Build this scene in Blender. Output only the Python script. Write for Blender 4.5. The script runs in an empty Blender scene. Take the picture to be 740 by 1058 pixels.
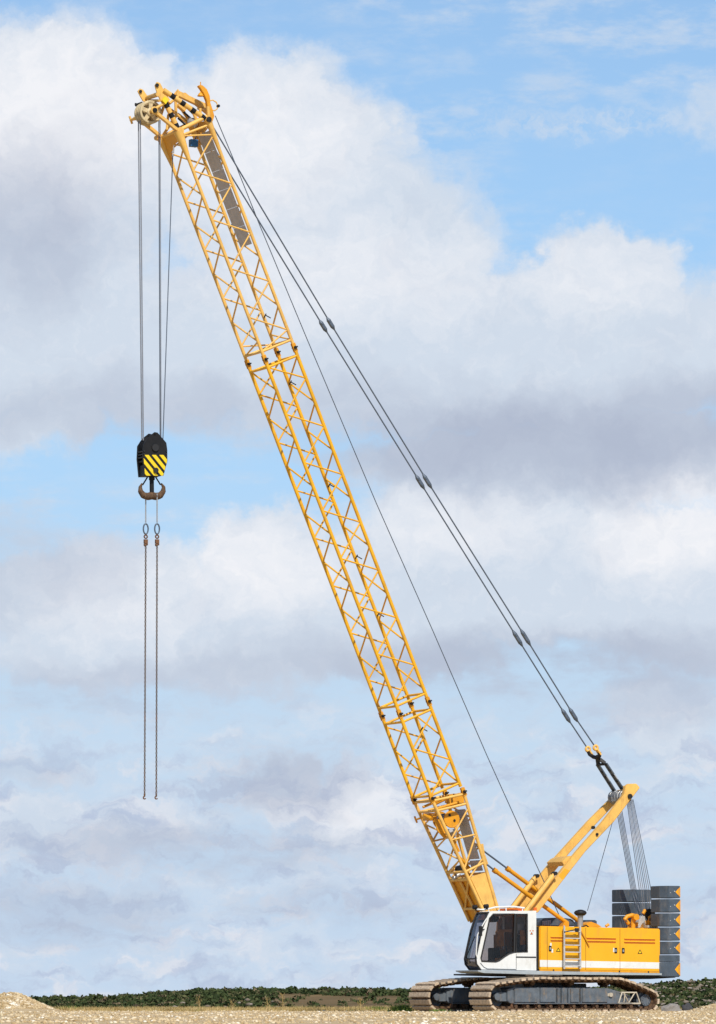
import bpy, bmesh, math, random
import numpy as np
from mathutils import Vector, Matrix, noise
random.seed(7); rng = np.random.default_rng(7)
R = math.radians
sc = bpy.context.scene
col = sc.collection

# ------------------------------------------------------------------ camera numbers
F, D, H, HY = 5400., 180., .33, 1036.          # focal length in px of the 740x1058 photo, distance, eye height, horizon row
TH = R(24.4); OX = 182 / 30.
cT, sT = math.cos(TH), math.sin(TH)
def at(px, py, y):
    """point of the crane's own frame (x rear, y far, z up) seen at (px,py) on the plane y"""
    dx, dz = (px - 370) / F, (HY - py) / F
    t = (y - sT * OX + cT * D) / (-sT * dx + cT)
    X, Y, Z = t * dx - OX, t - D, H + t * dz
    return Vector((cT * X + sT * Y, -sT * X + cT * Y, Z))

# ------------------------------------------------------------------ materials
def nt_mat(name):
    m = bpy.data.materials.new(name); m.use_nodes = True
    return m, m.node_tree, m.node_tree.nodes['Principled BSDF']
def mat(name, rgb, rough=.5, metal=0., var=.12, dirt=None, dirt_amt=.25, scale=3., bump=.0, bscale=30., coat=0., rnd=0., spec=.5):
    m, nt, b = nt_mat(name)
    N, L = nt.nodes, nt.links
    tc = N.new('ShaderNodeTexCoord')
    n1 = N.new('ShaderNodeTexNoise'); n1.inputs['Scale'].default_value = scale; n1.inputs['Detail'].default_value = 7; n1.inputs['Roughness'].default_value = .65
    L.new(tc.outputs['Object'], n1.inputs['Vector'])
    r1 = N.new('ShaderNodeMapRange'); r1.inputs[1].default_value = .3; r1.inputs[2].default_value = .7
    r1.inputs[3].default_value = 1 - var; r1.inputs[4].default_value = 1 + var
    L.new(n1.outputs['Fac'], r1.inputs[0])
    mul = N.new('ShaderNodeVectorMath'); mul.operation = 'SCALE'; mul.inputs[0].default_value = rgb
    fac = r1.outputs[0]
    if rnd:
        oi = N.new('ShaderNodeObjectInfo')
        r2 = N.new('ShaderNodeMapRange'); r2.inputs[3].default_value = 1 - rnd; r2.inputs[4].default_value = 1 + rnd
        L.new(oi.outputs['Random'], r2.inputs[0])
        mm = N.new('ShaderNodeMath'); mm.operation = 'MULTIPLY'; L.new(fac, mm.inputs[0]); L.new(r2.outputs[0], mm.inputs[1]); fac = mm.outputs[0]
    L.new(fac, mul.inputs['Scale'])
    out = mul.outputs[0]
    if dirt:
        n2 = N.new('ShaderNodeTexNoise'); n2.inputs['Scale'].default_value = scale * 2.3; n2.inputs['Detail'].default_value = 9; n2.inputs['Roughness'].default_value = .75
        mp = N.new('ShaderNodeMapping'); mp.inputs['Scale'].default_value = (1, 1, .35); mp.inputs['Location'].default_value = (7, 3, 1)
        L.new(tc.outputs['Object'], mp.inputs[0]); L.new(mp.outputs[0], n2.inputs['Vector'])
        r3 = N.new('ShaderNodeMapRange'); r3.interpolation_type = 'SMOOTHSTEP'; r3.inputs[1].default_value = .48; r3.inputs[2].default_value = .72; r3.inputs[4].default_value = dirt_amt * 2
        L.new(n2.outputs['Fac'], r3.inputs[0])
        mx = N.new('ShaderNodeMix'); mx.data_type = 'RGBA'; mx.inputs[7].default_value = (*dirt, 1)
        L.new(r3.outputs[0], mx.inputs[0]); L.new(out, mx.inputs[6]); out = mx.outputs[2]
    L.new(out, b.inputs['Base Color'])
    rr = N.new('ShaderNodeMapRange'); rr.inputs[1].default_value = .3; rr.inputs[2].default_value = .7
    rr.inputs[3].default_value = max(.05, rough - .1); rr.inputs[4].default_value = min(1, rough + .12)
    L.new(n1.outputs['Fac'], rr.inputs[0]); L.new(rr.outputs[0], b.inputs['Roughness'])
    b.inputs['Metallic'].default_value = metal
    b.inputs['Coat Weight'].default_value = coat
    b.inputs['Specular IOR Level'].default_value = spec
    if bump:
        n3 = N.new('ShaderNodeTexNoise'); n3.inputs['Scale'].default_value = bscale; n3.inputs['Detail'].default_value = 6
        L.new(tc.outputs['Object'], n3.inputs['Vector'])
        bp_ = N.new('ShaderNodeBump'); bp_.inputs['Strength'].default_value = bump; bp_.inputs['Distance'].default_value = .02
        L.new(n3.outputs['Fac'], bp_.inputs['Height']); L.new(bp_.outputs[0], b.inputs['Normal'])
    return m
def glass_mat(name, tint, gloss=.12):
    m, nt, b = nt_mat(name); N, L = nt.nodes, nt.links
    N.remove(b)
    t = N.new('ShaderNodeBsdfTransparent'); t.inputs[0].default_value = (*tint, 1)
    g = N.new('ShaderNodeBsdfGlossy'); g.inputs['Roughness'].default_value = .05
    fr = N.new('ShaderNodeFresnel'); fr.inputs[0].default_value = 1.38
    ad = N.new('ShaderNodeMath'); ad.operation = 'ADD'; ad.inputs[1].default_value = gloss * .3
    L.new(fr.outputs[0], ad.inputs[0])
    mx = N.new('ShaderNodeMixShader'); L.new(ad.outputs[0], mx.inputs[0]); L.new(t.outputs[0], mx.inputs[1]); L.new(g.outputs[0], mx.inputs[2])
    L.new(mx.outputs[0], N['Material Output'].inputs[0])
    return m

GRIME = (.16, .11, .06)
M = {}
M['yellow']  = mat('sunny_yellow_paint', (.84, .405, .004), .42, var=.05, dirt=(.42, .22, .05), dirt_amt=.20, scale=1.1, coat=.15)
M['lattice'] = mat('yellow_lattice_paint', (.79, .40, .008), .5, var=.14, dirt=(.36, .17, .04), dirt_amt=.30, scale=1.6)
M['pale']    = mat('faded_yellow_paint', (.77, .445, .10), .55, var=.13, dirt=(.38, .2, .06), dirt_amt=.30, scale=1.8)
M['fresh']   = mat('orange_yellow_paint', (.70, .30, .006), .5, var=.08, dirt=GRIME, dirt_amt=.15)
M['white']   = mat('white_paint', (.74, .74, .70), .4, var=.04, dirt=(.42, .38, .30), dirt_amt=.22, scale=1.5, coat=.2)
M['grey']    = mat('blue_grey_paint', (.058, .08, .105), .55, var=.35, dirt=(.17, .16, .15), dirt_amt=.32, scale=2.2, bump=.25, bscale=14)
M['frame']   = mat('dusty_blue_grey_paint', (.105, .125, .145), .65, var=.35, dirt=(.24, .18, .12), dirt_amt=.5, scale=3.)
M['deck']    = mat('pale_deck_paint', (.36, .40, .41), .6, var=.12, dirt=GRIME, dirt_amt=.2)
M['dark']    = mat('black_steel', (.014, .014, .015), .6, var=.25, dirt=(.05, .04, .035), dirt_amt=.2, spec=.3)
M['rubber']  = mat('black_rubber', (.012, .012, .013), .6, var=.1)
M['rope']    = mat('wire_rope_steel', (.10, .125, .16), .5, metal=.3, var=.1)
M['rope_lt'] = mat('bright_wire_rope', (.24, .255, .285), .5, metal=.3, var=.1)
M['steel']   = mat('dull_steel', (.42, .42, .41), .45, metal=.5, var=.15, dirt=GRIME, dirt_amt=.2)
M['alu']     = mat('grey_ladder_metal', (.52, .52, .50), .5, metal=.2, var=.1, dirt=GRIME, dirt_amt=.2)
M['sheave']  = mat('off_white_sheave', (.58, .46, .26), .6, var=.2, dirt=GRIME, dirt_amt=.3, scale=5)
M['rust']    = mat('rusty_brown_steel', (.13, .06, .028), .8, var=.35, dirt=(.24, .12, .055), dirt_amt=.4, scale=6, bump=.4)
M['soil']    = mat('soil_caked_steel', (.085, .045, .022), .9, var=.4, dirt=(.26, .15, .07), dirt_amt=.5, scale=7, bump=.5)
M['shoe']    = mat('dusty_track_steel', (.50, .39, .27), .8, var=.4, dirt=(.20, .11, .05), dirt_amt=.45, scale=7, bump=.4, rnd=.28)
M['chain']   = mat('tarnished_chain', (.17, .14, .12), .55, metal=.3, var=.3, dirt=(.3, .12, .05), dirt_amt=.3, scale=4)
M['mesh']    = mat('grey_walkway_grating', (.44, .42, .42), .7, var=.15, scale=6)
M['black']   = mat('satin_black', (.011, .011, .012), .55, var=.2, spec=.25)
M['ybright'] = mat('warning_yellow', (.80, .58, .008), .5, var=.04)
M['chev']    = mat('orange_reflector', (.90, .38, .003), .45, var=.04)
M['red']     = mat('red_vent_paint', (.60, .11, .004), .6, var=.1)
M['orange']  = mat('orange_lens', (.85, .16, .02), .3, var=.02)
M['blue']    = mat('blue_paint', (.02, .14, .34), .5, var=.1)
M['seat']    = mat('dark_seat_fabric', (.05, .05, .055), .9, var=.2)
M['inner']   = mat('brown_cab_fill', (.42, .18, .04), .8, var=.5, scale=5)
M['glass']   = glass_mat('tinted_glass', (.80, .76, .74), .0)
M['screen']  = glass_mat('windscreen_glass', (.46, .46, .52), .2)
M['rock']    = mat('grey_rock', (.23, .21, .19), .9, var=.25, dirt=(.4, .34, .26), dirt_amt=.3, scale=9, bump=.6)
M['rockd']   = mat('dark_rock', (.05, .05, .055), .9, var=.3, scale=9, bump=.6)

# ------------------------------------------------------------------ mesh builder
class MB:
    def __init__(s): s.v = []; s.f = []; s.sm = []; s.mi = []; s.rg = []
    def add(s, vs, fs, smooth=False, mi=0):
        o = len(s.v); f0_ = len(s.f); s.v += [tuple(v) for v in vs]
        for f in fs: s.f.append([o + i for i in f]); s.sm.append(smooth); s.mi.append(mi)
        s.rg.append((o, len(s.v), f0_, len(s.f)))
    def tube(s, a, b, r, r2=None, n=8, mi=0, caps=True):
        a, b = Vector(a), Vector(b); r2 = r if r2 is None else r2
        d = (b - a)
        if d.length < 1e-6: return s
        q = d.to_track_quat('Z', 'Y'); vs = []
        for p, rr in ((a, r), (b, r2)):
            for i in range(n):
                t = 2 * math.pi * i / n
                vs.append(p + q @ Vector((math.cos(t) * rr, math.sin(t) * rr, 0)))
        s.add(vs, [[i, (i + 1) % n, n + (i + 1) % n, n + i] for i in range(n)], True, mi)
        if caps: s.add(vs, [list(range(n))[::-1], list(range(n, 2 * n))], False, mi)
        return s
    def path(s, pts, r, n=6, mi=0, closed=False):
        pts = [Vector(p) for p in pts]; m = len(pts); vs = []
        up = None
        for i, p in enumerate(pts):
            a = pts[(i - 1) % m] if (closed or i) else p
            b = pts[(i + 1) % m] if (closed or i < m - 1) else p
            d = (b - a).normalized()
            if up is None:
                up = d.orthogonal().normalized()
            up = (up - d * up.dot(d)).normalized(); w = d.cross(up)
            for k in range(n):
                t = 2 * math.pi * k / n
                vs.append(p + up * math.cos(t) * r + w * math.sin(t) * r)
        fs = []
        for i in range(m if closed else m - 1):
            j = (i + 1) % m
            for k in range(n):
                fs.append([i * n + k, i * n + (k + 1) % n, j * n + (k + 1) % n, j * n + k])
        s.add(vs, fs, True, mi)
        if not closed: s.add(vs, [list(range(n))[::-1], list(range((m - 1) * n, m * n))], False, mi)
        return s
    def bar(s, a, b, w, h, up=(0, 0, 1), mi=0):
        a, b = Vector(a), Vector(b); d = (b - a).normalized(); up = Vector(up)
        if abs(d.dot(up.normalized())) > .98: up = Vector((0, 1, 0))
        x = d.cross(up).normalized(); z = x.cross(d)
        vs = [p + x * i * w / 2 + z * j * h / 2 for p in (a, b) for i, j in ((-1, -1), (1, -1), (1, 1), (-1, 1))]
        s.add(vs, [[3, 2, 1, 0], [4, 5, 6, 7], [0, 1, 5, 4], [1, 2, 6, 5], [2, 3, 7, 6], [3, 0, 4, 7]], False, mi)
        return s
    def box(s, c, size, mi=0):
        c = Vector(c); x, y, z = [k / 2 for k in size]
        vs = [c + Vector((i * x, j * y, k * z)) for k in (-1, 1) for i, j in ((-1, -1), (1, -1), (1, 1), (-1, 1))]
        s.add(vs, [[3, 2, 1, 0], [4, 5, 6, 7], [0, 1, 5, 4], [1, 2, 6, 5], [2, 3, 7, 6], [3, 0, 4, 7]], False, mi)
        return s
    def prism(s, pts, off, mi=0):
        """closed polygon (3D points) pushed along the vector off"""
        off = Vector(off); a = [Vector(p) for p in pts]; b = [p + off for p in a]; n = len(a)
        s.add(a + b, [list(range(n))[::-1], list(range(n, 2 * n))] + [[i, (i + 1) % n, n + (i + 1) % n, n + i] for i in range(n)], False, mi)
        return s
    def cyl(s, c, axis, r, ln, n=24, mi=0):
        c = Vector(c); a = Vector(axis).normalized() * ln / 2
        return s.tube(c - a, c + a, r, n=n, mi=mi)
    def torus(s, c, axis, R_, r, n=24, m=8, sx=1., mi=0, a0=0., a1=2 * math.pi):
        c = Vector(c); q = Vector(axis).to_track_quat('Z', 'Y')
        full = abs(a1 - a0 - 2 * math.pi) < 1e-4
        pts = [c + q @ Vector((math.cos(t) * R_ * sx, math.sin(t) * R_, 0)) for t in [a0 + (a1 - a0) * i / (n if full else n - 1) for i in range(n)]]
        return s.path(pts, r, m, mi, closed=full)
    def lathe(s, c, prof, n=20, mi=0, axis=(0, 0, 1)):
        c = Vector(c); q = Vector(axis).to_track_quat('Z', 'Y'); vs = []
        for r, z in prof:
            for i in range(n):
                t = 2 * math.pi * i / n; vs.append(c + q @ Vector((math.cos(t) * r, math.sin(t) * r, z)))
        fs = [[j * n + i, j * n + (i + 1) % n, (j + 1) * n + (i + 1) % n, (j + 1) * n + i] for j in range(len(prof) - 1) for i in range(n)]
        s.add(vs, fs, True, mi); return s
    def holed(s, outer, holes, off, mi=0):
        """plate with window openings; loops are 3D points in one plane"""
        off = Vector(off); bm = bmesh.new()
        for lp in [outer] + holes:
            vs = [bm.verts.new(p) for p in lp]
            for i in range(len(vs)): bm.edges.new((vs[i], vs[(i + 1) % len(vs)]))
        bmesh.ops.triangle_fill(bm, edges=bm.edges[:], use_beauty=True, use_dissolve=False)
        bm.verts.index_update()
        P = [v.co.copy() for v in bm.verts]; T = [[v.index for v in f.verts] for f in bm.faces]
        bm.free()
        s.add(P, T, False, mi); s.add([p + off for p in P], [t[::-1] for t in T], False, mi)
        for lp in [outer] + holes:
            n = len(lp); a = [Vector(p) for p in lp]; b = [p + off for p in a]
            s.add(a + b, [[i, (i + 1) % n, n + (i + 1) % n, n + i] for i in range(n)], False, mi)
        return s
    def split(s, name, mats, parent=None, **kw):
        """one object per touching cluster of primitives"""
        n = len(s.rg); bb = []
        for v0, v1, f0, f1 in s.rg:
            a = np.array(s.v[v0:v1]); bb.append((a.min(0) - .012, a.max(0) + .012))
        lab = list(range(n))
        for i in range(n):
            for j in range(i):
                if (bb[i][0] <= bb[j][1]).all() and (bb[j][0] <= bb[i][1]).all():
                    a, b = lab[i], lab[j]; lab = [b if k == a else k for k in lab]
        out = []
        for g_ in dict.fromkeys(lab):
            q = MB()
            for k in range(n):
                if lab[k] == g_:
                    v0, v1, f0, f1 = s.rg[k]; o_ = len(q.v) - v0
                    q.v += s.v[v0:v1]; q.f += [[i + o_ for i in f] for f in s.f[f0:f1]]; q.sm += s.sm[f0:f1]; q.mi += s.mi[f0:f1]
            out.append(q.build(name, mats, parent, **kw))
        return out[0]
    def build(s, name, mats, parent=None, origin=(0, 0, 0), bevel=0., label=None):
        me = bpy.data.meshes.new(name); o3 = Vector(origin)
        me.from_pydata([tuple(Vector(v) - o3) for v in s.v], [], s.f)
        me.polygons.foreach_set('use_smooth', s.sm); me.polygons.foreach_set('material_index', s.mi)
        for m in (mats if isinstance(mats, (list, tuple)) else [mats]): me.materials.append(M[m] if isinstance(m, str) else m)
        bm = bmesh.new(); bm.from_mesh(me); bmesh.ops.recalc_face_normals(bm, faces=bm.faces[:])
        if bevel:
            es = [e for e in bm.edges if len(e.link_faces) == 2 and e.calc_face_angle(0) > R(25) and not (e.link_faces[0].smooth and e.link_faces[1].smooth)]
            bmesh.ops.bevel(bm, geom=es, offset=bevel, segments=2, affect='EDGES', clamp_overlap=True)
        bm.to_mesh(me); bm.free(); me.update()
        o = bpy.data.objects.new(name, me); col.objects.link(o)
        if parent: o.parent = parent
        if label: o['label'] = label
        return o
def tag(o, label=None, cat=None, group=None, kind=None):
    for k, v in (('label', label), ('category', cat), ('group', group), ('kind', kind)):
        if v: o[k] = v
    return o
def empty(name, loc, rz, label, cat, group=None):
    e = bpy.data.objects.new(name, None); e.empty_display_size = .3; e.location = loc; e.rotation_euler[2] = rz; col.objects.link(e)
    return tag(e, label, cat, group)
def cw(p):   # crane frame -> world
    p = Vector(p); return Vector((OX + cT * p.x - sT * p.y, D + sT * p.x + cT * p.y, p.z))
V = Vector

# ================================================================== THE CRANE
crane = empty('crawler_crane', (OX, D, 0), TH, 'yellow crawler crane with long lattice boom and white cab standing on dusty gravel', 'crane')
W = .72
B1, B2 = at(274, 372, -W), at(413, 737.8, -W)
bd = (B1 - B2).normalized(); bn = V((bd.z, 0, -bd.x))          # along the boom, and square to it (rear / up)
BL = V((0, 1, 0))
def ch(k, t):                                                   # chord point; t = metres along the boom from the lower joint
    y, v = {'A': (W, 0), 'B': (-W, 0), 'C': (W, 1.17), 'D': (-W, 1.17)}[k]
    p = B2 + bd * t + bn * v; return V((p.x, y, p.z))
def tpar(py):                                                   # row of the photo on chord B -> t
    px = 413 + (py - 737.8) * (139 / 365.8); return (at(px, py, -W) - B2).dot(bd)
T0 = tpar(403); HP = (tpar(378) - tpar(428)) / 2
nodesT = lambda k: T0 - k * HP                                  # even k: front/B, side/D ...
SIDE = {'BD': ('B', 1, 'D', 0), 'AC': ('C', 1, 'A', 0), 'AB': ('B', 0, 'A', 1), 'CD': ('C', 0, 'D', 1)}

def section(t0, t1, rc, matname, extra=()):
    mb = MB()
    for k in 'ABCD':
        mb.tube(ch(k, t0), ch(k, t1), rc, n=10)
    e = .13
    for tt in (t0 + e, t1 - e):
        for a, b in ('AB', 'BD', 'DC', 'CA'):
            mb.tube(ch(a, tt), ch(b, tt), .042, n=8)
    for face, (a, pa, b, pb) in SIDE.items():
        ks = [k for k in range(-40, 60) if t0 + .2 < nodesT(k) < t1 - .2]
        last = None; hi = max(t0, t1) - e
        pts = [(a if k % 2 == pa else b, nodesT(k)) for k in ks]
        oth = lambda c: b if c == a else a
        if pts:
            first = (oth(pts[0][0]), t1 - e); end = (oth(pts[-1][0]), t0 + e)
            if abs(first[1] - pts[0][1]) > .3: pts = [first] + pts
            if abs(end[1] - pts[-1][1]) > .3: pts = pts + [end]
        for p, q in zip(pts[:-1], pts[1:]):
            d = .0
            mb.tube(ch(*p), ch(*q), .030, n=6)
    for j, mbx in enumerate(extra): mbx(mb)
    return mb.build('boom_section', matname, crane)
s1 = section(12.92, 20.8, .058, 'pale')
s1['label'] = 'faded pale upper boom section'
s2 = section(.16, 12.62, .062, 'lattice')
s3 = section(-3.12, -.16, .062, 'lattice')
def joints(t, par):
    for k in 'ABCD':
        m = MB(); c = ch(k, t)
        for s_ in (-1, 1):
            m.bar(c + V((0, s_ * .045, 0)) - bd * .15, c + V((0, s_ * .045, 0)) + bd * .15, .03, .13, up=bn, mi=1)
        m.tube(c - BL * .12, c + BL * .12, .05, n=10)
        m.tube(c - BL * .12 - bn * .03, c - BL * .12 + bn * .075, .028, n=6)
        m.build('joint_pin', ['black', 'fresh'], par)
joints(12.77, s2); joints(0., s3)
# small clutter along the rear chords (rope guides, hooks)
def guide(t, par):
    c = ch('C', t) + bn * -.02; m = MB()
    m.tube(c, c + V((0, -.3, .0)) + bd * .12, .022); m.tube(c + V((0, -.22, 0)) + bd * .09, c + V((.12, -.3, 0)) - bd * .02, .018)
    m.build('rope_guide', 'dark', par)
for t in (14.0, 17.2): guide(t, s1)
for t in (11.6, 7.9, 5.3, 3.2): guide(t, s2)
guide(-1.0, s3)
# walkway plates on the rear face
def walkway(par, t0, t1, y0, y1, v=1.17):
    m = MB(); a = B2 + bd * t0 + bn * (v - .03); b = B2 + bd * t1 + bn * (v - .03)
    n = 6
    for i in range(n):
        p = a.lerp(b, i / n); q = a.lerp(b, (i + 1) / n - .002)
        m.prism([(p.x, y0, p.z), (q.x, y0, q.z), (q.x, y1, q.z), (p.x, y1, p.z)], bn * .03)
    return m.build('walkway', 'mesh', par)
ta = (at(249, 256, 0) - B2).dot(bd)
walkway(s1, ta, 20.5, -.5, .42)

# --- base section, tapering to the foot
fB, fA = [(446, 825), (504, 951)], [(429, 829), (487, 951)]
fD, fC = [(479, 818), (514.5, 940)], [(461, 821), (496.5, 943)]
bB = [at(*p, -W) for p in fB]; bD = [at(*p, -W) for p in fD]
def mirror(p): return V((p.x, -p.y, p.z))
bA, bC = [mirror(p) for p in bB], [mirror(p) for p in bD]
m = MB()
for c in (bA, bB, bC, bD): m.tube(c[0], c[1], .06, n=10)
def on(c, f): return c[0].lerp(c[1], f)
for f in (.02, .10, .60):
    for a, b in ((bA, bB), (bB, bD), (bD, bC), (bC, bA)): m.tube(on(a, f), on(b, f), .045, n=8)
def zig(a, b, fs, r=.03, flip=0):
    for i in range(len(fs) - 1):
        p, q = (a, b) if (i + flip) % 2 == 0 else (b, a)
        m.tube(on(p, fs[i]), on(q, fs[i + 1]), r, n=6)
zig(bD, bB, [.14, .34, .36, .58], .034); zig(bD, bB, [.56, .66], .034)
zig(bC, bA, [.14, .34, .36, .58], .034); zig(bC, bA, [.56, .66], .034)
zig(bA, bB, [.10, .2, .3, .4, .5, .62], .028, 1)
zig(bA, bB, [.2, .3, .4, .5, .6], .018)
zig(bC, bD, [.10, .22, .34, .46, .6], .03)
for sgn, cB, cD in ((1, bB, bD), (-1, bA, bC)):
    a, b, c_, d = on(cB, .645), on(cD, .68), on(cD, 1.03), on(cB, 1.02)
    m.prism([a, b, c_, d], (0, .03 * sgn, 0))
m.tube(on(bA, .66), on(bB, .66), .07, n=8); m.tube(on(bC, .69), on(bD, .69), .05, n=8)
m.tube(on(bB, .66), on(bA, .92), .04); m.tube(on(bB, .68).lerp(on(bA, .68), .5), on(bB, .98).lerp(on(bA, .98), .4), .05)
m.tube(on(bA, .9), on(bB, .9), .055)
q_ = [on(bA, .665), on(bB, .665), on(bB, 1.), on(bA, 1.)]; m.prism([p + bn * .06 for p in q_], bn * .03, mi=1)  # front plate of the foot, shade put into its deeper orange
base = m.build('boom_section', ['pale', 'fresh'], crane, label='faded pale tapering foot section with solid side plates')
m = MB(); m.cyl(on(bB, 1.02).lerp(on(bD, 1.03), .5) + V((0, .72, 0)), BL, .14, 1.7, 16); m.build('foot_pin', 'dark', base)
for k in (bA, bB, bC, bD):
    c = k[0]; m = MB()
    for s_ in (-1, 1): m.bar(c + V((0, s_ * .045, 0)) - bd * .15, c + V((0, s_ * .045, 0)) + bd * .15, .03, .13, up=bn, mi=1)
    m.tube(c - BL * .12, c + BL * .12, .055, n=10); m.tube(c - BL * .12 - bn * .03, c - BL * .12 + bn * .075, .028, n=6)
    m.build('joint_pin', ['black', 'fresh'], base)
# grating of the foot section
for f0, f1 in ((.14, .56), (.572, .66)):
    q = MB(); a0, a1 = on(bC, f0), on(bC, f1); d0, d1 = on(bD, f0), on(bD, f1)
    P_ = [a0.lerp(d0, .35), a0.lerp(d0, .9), a1.lerp(d1, .9), a1.lerp(d1, .35)]
    q.prism([p - bn * .05 for p in P_], -bn * .03); q.build('walkway', 'mesh', base)
# winch inside the foot section
wc = at(466.5, 846.5, -.45)
m = MB()
for y in (-.47, .42):
    m.cyl((wc.x, y, wc.z), BL, .29, .05, 28)
    m.torus((wc.x, y, wc.z), BL, .27, .03, 28, 6)
m.cyl((wc.x, -.03, wc.z), BL, .19, .86, 20, mi=1)
for i in range(16): m.torus((wc.x, -.4 + i * .05, wc.z), BL, .195, .022, 20, 5, mi=1)
for t in (-.09, .09): m.cyl((wc.x + t, -.505, wc.z + .05 - t), BL, .045, .03, 10, mi=2)
m.build('winch_drum', ['fresh', 'rope', 'dark'], base)
m = MB()
m.prism([at(460, 829, .3), at(463, 821.5, .3), at(478.5, 818.5, .3), at(480, 830, .3), at(466, 833, .3)], (0, .04, 0))
m.prism([at(457, 846, -.5), at(449, 846, -.5), at(452, 858, -.5), at(459, 866, -.5), at(463, 864, -.5)], (0, .05, 0))
m.tube(at(441, 843, .3), at(429.5, 847, .95), .035); m.tube(at(428.4, 843.5, .95), at(431, 850, .95), .035)
m.tube(at(437, 834, -.3), at(456, 826, -.3), .045); m.tube(at(439, 842, -.2), at(446, 846, -.5), .07)
m.box(at(444, 844, .1), (.3, .5, .25)); m.tube(at(449, 831, 0), at(470, 821, -.3), .05); m.tube(at(450, 836, -.3), at(474, 829, -.3), .05)
m.tube(at(466, 862, -.1), at(474, 880, -.1), .06); m.tube(at(470, 880, .2), at(486, 898, .2), .05)
m.split('winch_bracket', 'fresh', base)
m = MB(); m.box(at(466, 860, -.2), (.3, .3, .22)); m.tube(at(469, 863, -.2), at(466, 858, -.6), .07); m.build('winch_motor', 'steel', base)
m = MB(); m.cyl(at(475, 898, .25), BL, .13, .25, 12); m.tube(at(469, 907, .3), at(476, 899, .3), .05); m.build('hydraulic_motor', 'black', base)
m = MB(); m.tube(at(468, 908, .1), at(475, 903, .1), .07); m.build('cylinder_end', 'steel', base)
# backstop lugs on the rear of the foot section
m = MB(); m.bar(at(497.5, 872, .2), at(499.5, 886, .2), .1, .1); m.tube(at(503, 893, -.6), at(500, 884, -.6), .06); m.split('backstop_lug', 'pale', base)

# --- boom head
yn, yf = -.72, .72
m = MB()
def P(l, y): return [at(a, b, y) for a, b in l]
Rg = at(158.8, 114.5, yn)                                        # shaft centre at near end
shx, shz = Rg.x, Rg.z
def sh(y): return V((shx, y, shz))
tB, tD, tA, tC = ch('B', 20.85), ch('D', 20.95), ch('A', 20.85), ch('C', 20.95)
for k, r0 in (('A', .17), ('B', .17), ('D', .12), ('C', .12)): m.tube(ch(k, 20.85), ch(k, 19.8), r0, .06, n=10)
for a, b, r in ((tB, tD, .07), (tA, tC, .07), (tC, tD, .06), (tA, tB, .06)): m.tube(a, b, r, n=10)
# front plate between the lower corners, its shade put into a deeper orange
hg = MB(); hg.prism([tA + bd * .02, tB + bd * .02, ch('B', 20.55), ch('A', 20.45).lerp(ch('B', 20.45), .45), ch('A', 19.95)], -bn * .04)
hg.prism(P([(206, 126), (216, 124.5), (209, 140), (206, 151), (202, 143)], yf - .05), (0, -.04, 0))  # near face of the far gusset, deepened in colour for shade too
m.prism(P([(198, 131), (205, 126.5), (217, 124), (209, 140), (206, 151), (202, 143)], yf), (0, .04, 0))
m.tube(at(165, 143, yf), at(161.5, 142.5, 1.0), .09); m.tube(at(185.5, 135.5, yn) - BL * .12, at(185.5, 135.5, yn) + BL * .1, .12, n=16)
# arms to the sheave shaft
for y in (yn, yf):
    o = V((0, y - yn, 0))
    m.bar(Rg + o, tB + o, .09, .17, up=BL)
    m.tube(at(161, 112, yn) + o, at(174, 104.5, yn) + o, .05)
m.prism(P([(160.3, 88), (162.4, 84.6), (165.5, 85.6), (170.5, 95), (176, 103), (172, 108), (167.5, 106), (162.8, 97)], yn), (0, .06, 0))
m.prism(P([(142.6, 94), (145, 91.4), (148, 92.6), (154.5, 102), (152.5, 106), (148.2, 104.5), (144.5, 98)], yf), (0, .06, 0))
m.tube(at(152, 101.3, yf), at(163.5, 97.4, yn), .075, n=10)
m.tube(at(150.5, 105, yf), at(158, 112, .0), .05); m.tube(at(153, 104, yf * .6), at(165, 104, yn), .045)
m.tube(sh(yn - .06), sh(1.3), .05, n=10); m.torus(sh(yn - .08), BL, .10, .035, 20, 8)
e = sh(1.3); m.tube(e + V((-.05, 0, .13)), e + V((.05, 0, -.12)), .04)
m.tube(sh(.95), sh(.75), .07)
# upper frame
m.bar(at(182, 96, .1), at(217, 112.5, .1), .16, .2, up=BL); m.bar(at(190, 97, .1), at(216, 118, .4), .1, .12, up=BL)
m.prism(P([(180, 97), (184, 92), (186, 94.5), (190, 96), (186, 100)], .1), (0, .05, 0))
m.tube(at(181.6, 103, -.3), at(182, 121, -.3), .055); m.tube(at(174, 118, -.1), at(172.5, 134, -.1), .045); m.tube(at(199, 113, 0), at(204, 127, 0), .06)
m.tube(at(215, 110, yn), at(216, 123, yn), .06); m.tube(at(205, 112, .5), at(214, 113, -.3), .05)
m.bar(at(184, 108, -.2), at(191, 114, -.2), .12, .22, up=BL); m.tube(at(168, 106, .3), at(186, 121, .3), .05); m.tube(at(188, 113, .6), at(200, 131, .6), .06)
m.tube(at(175, 107, -.2), at(186, 98, .1), .05); m.tube(at(207, 112, -.5), at(207, 122, -.5), .05)
m.bar(at(183, 118, .5), at(200, 131, .5), .1, .12, up=BL)
m.tube(tA, at(183, 118, .5), .05); m.tube(at(170, 108, -.3), at(166, 120, -.3), .05)
head = m.build('boom_head', 'pale', crane); hg.split('gusset_plate', 'fresh', head)
m = MB(); m.prism(P([(205.3, 88.8), (206.5, 87.6), (209.5, 88), (214, 92), (217, 99), (217.6, 106), (220, 113), (221.8, 120), (219.5, 126.5), (214.6, 122), (214.7, 112), (213.8, 104), (210.8, 97), (207.6, 91.6)], -.5), (0, .16, 0))
m.tube(at(207.4, 88, -.42), at(207.3, 84.6, -.42), .018)
m.build('curved_horn', 'fresh', head, bevel=.012)
m = MB(); c = at(207.4, 99.5, -.42)
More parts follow.
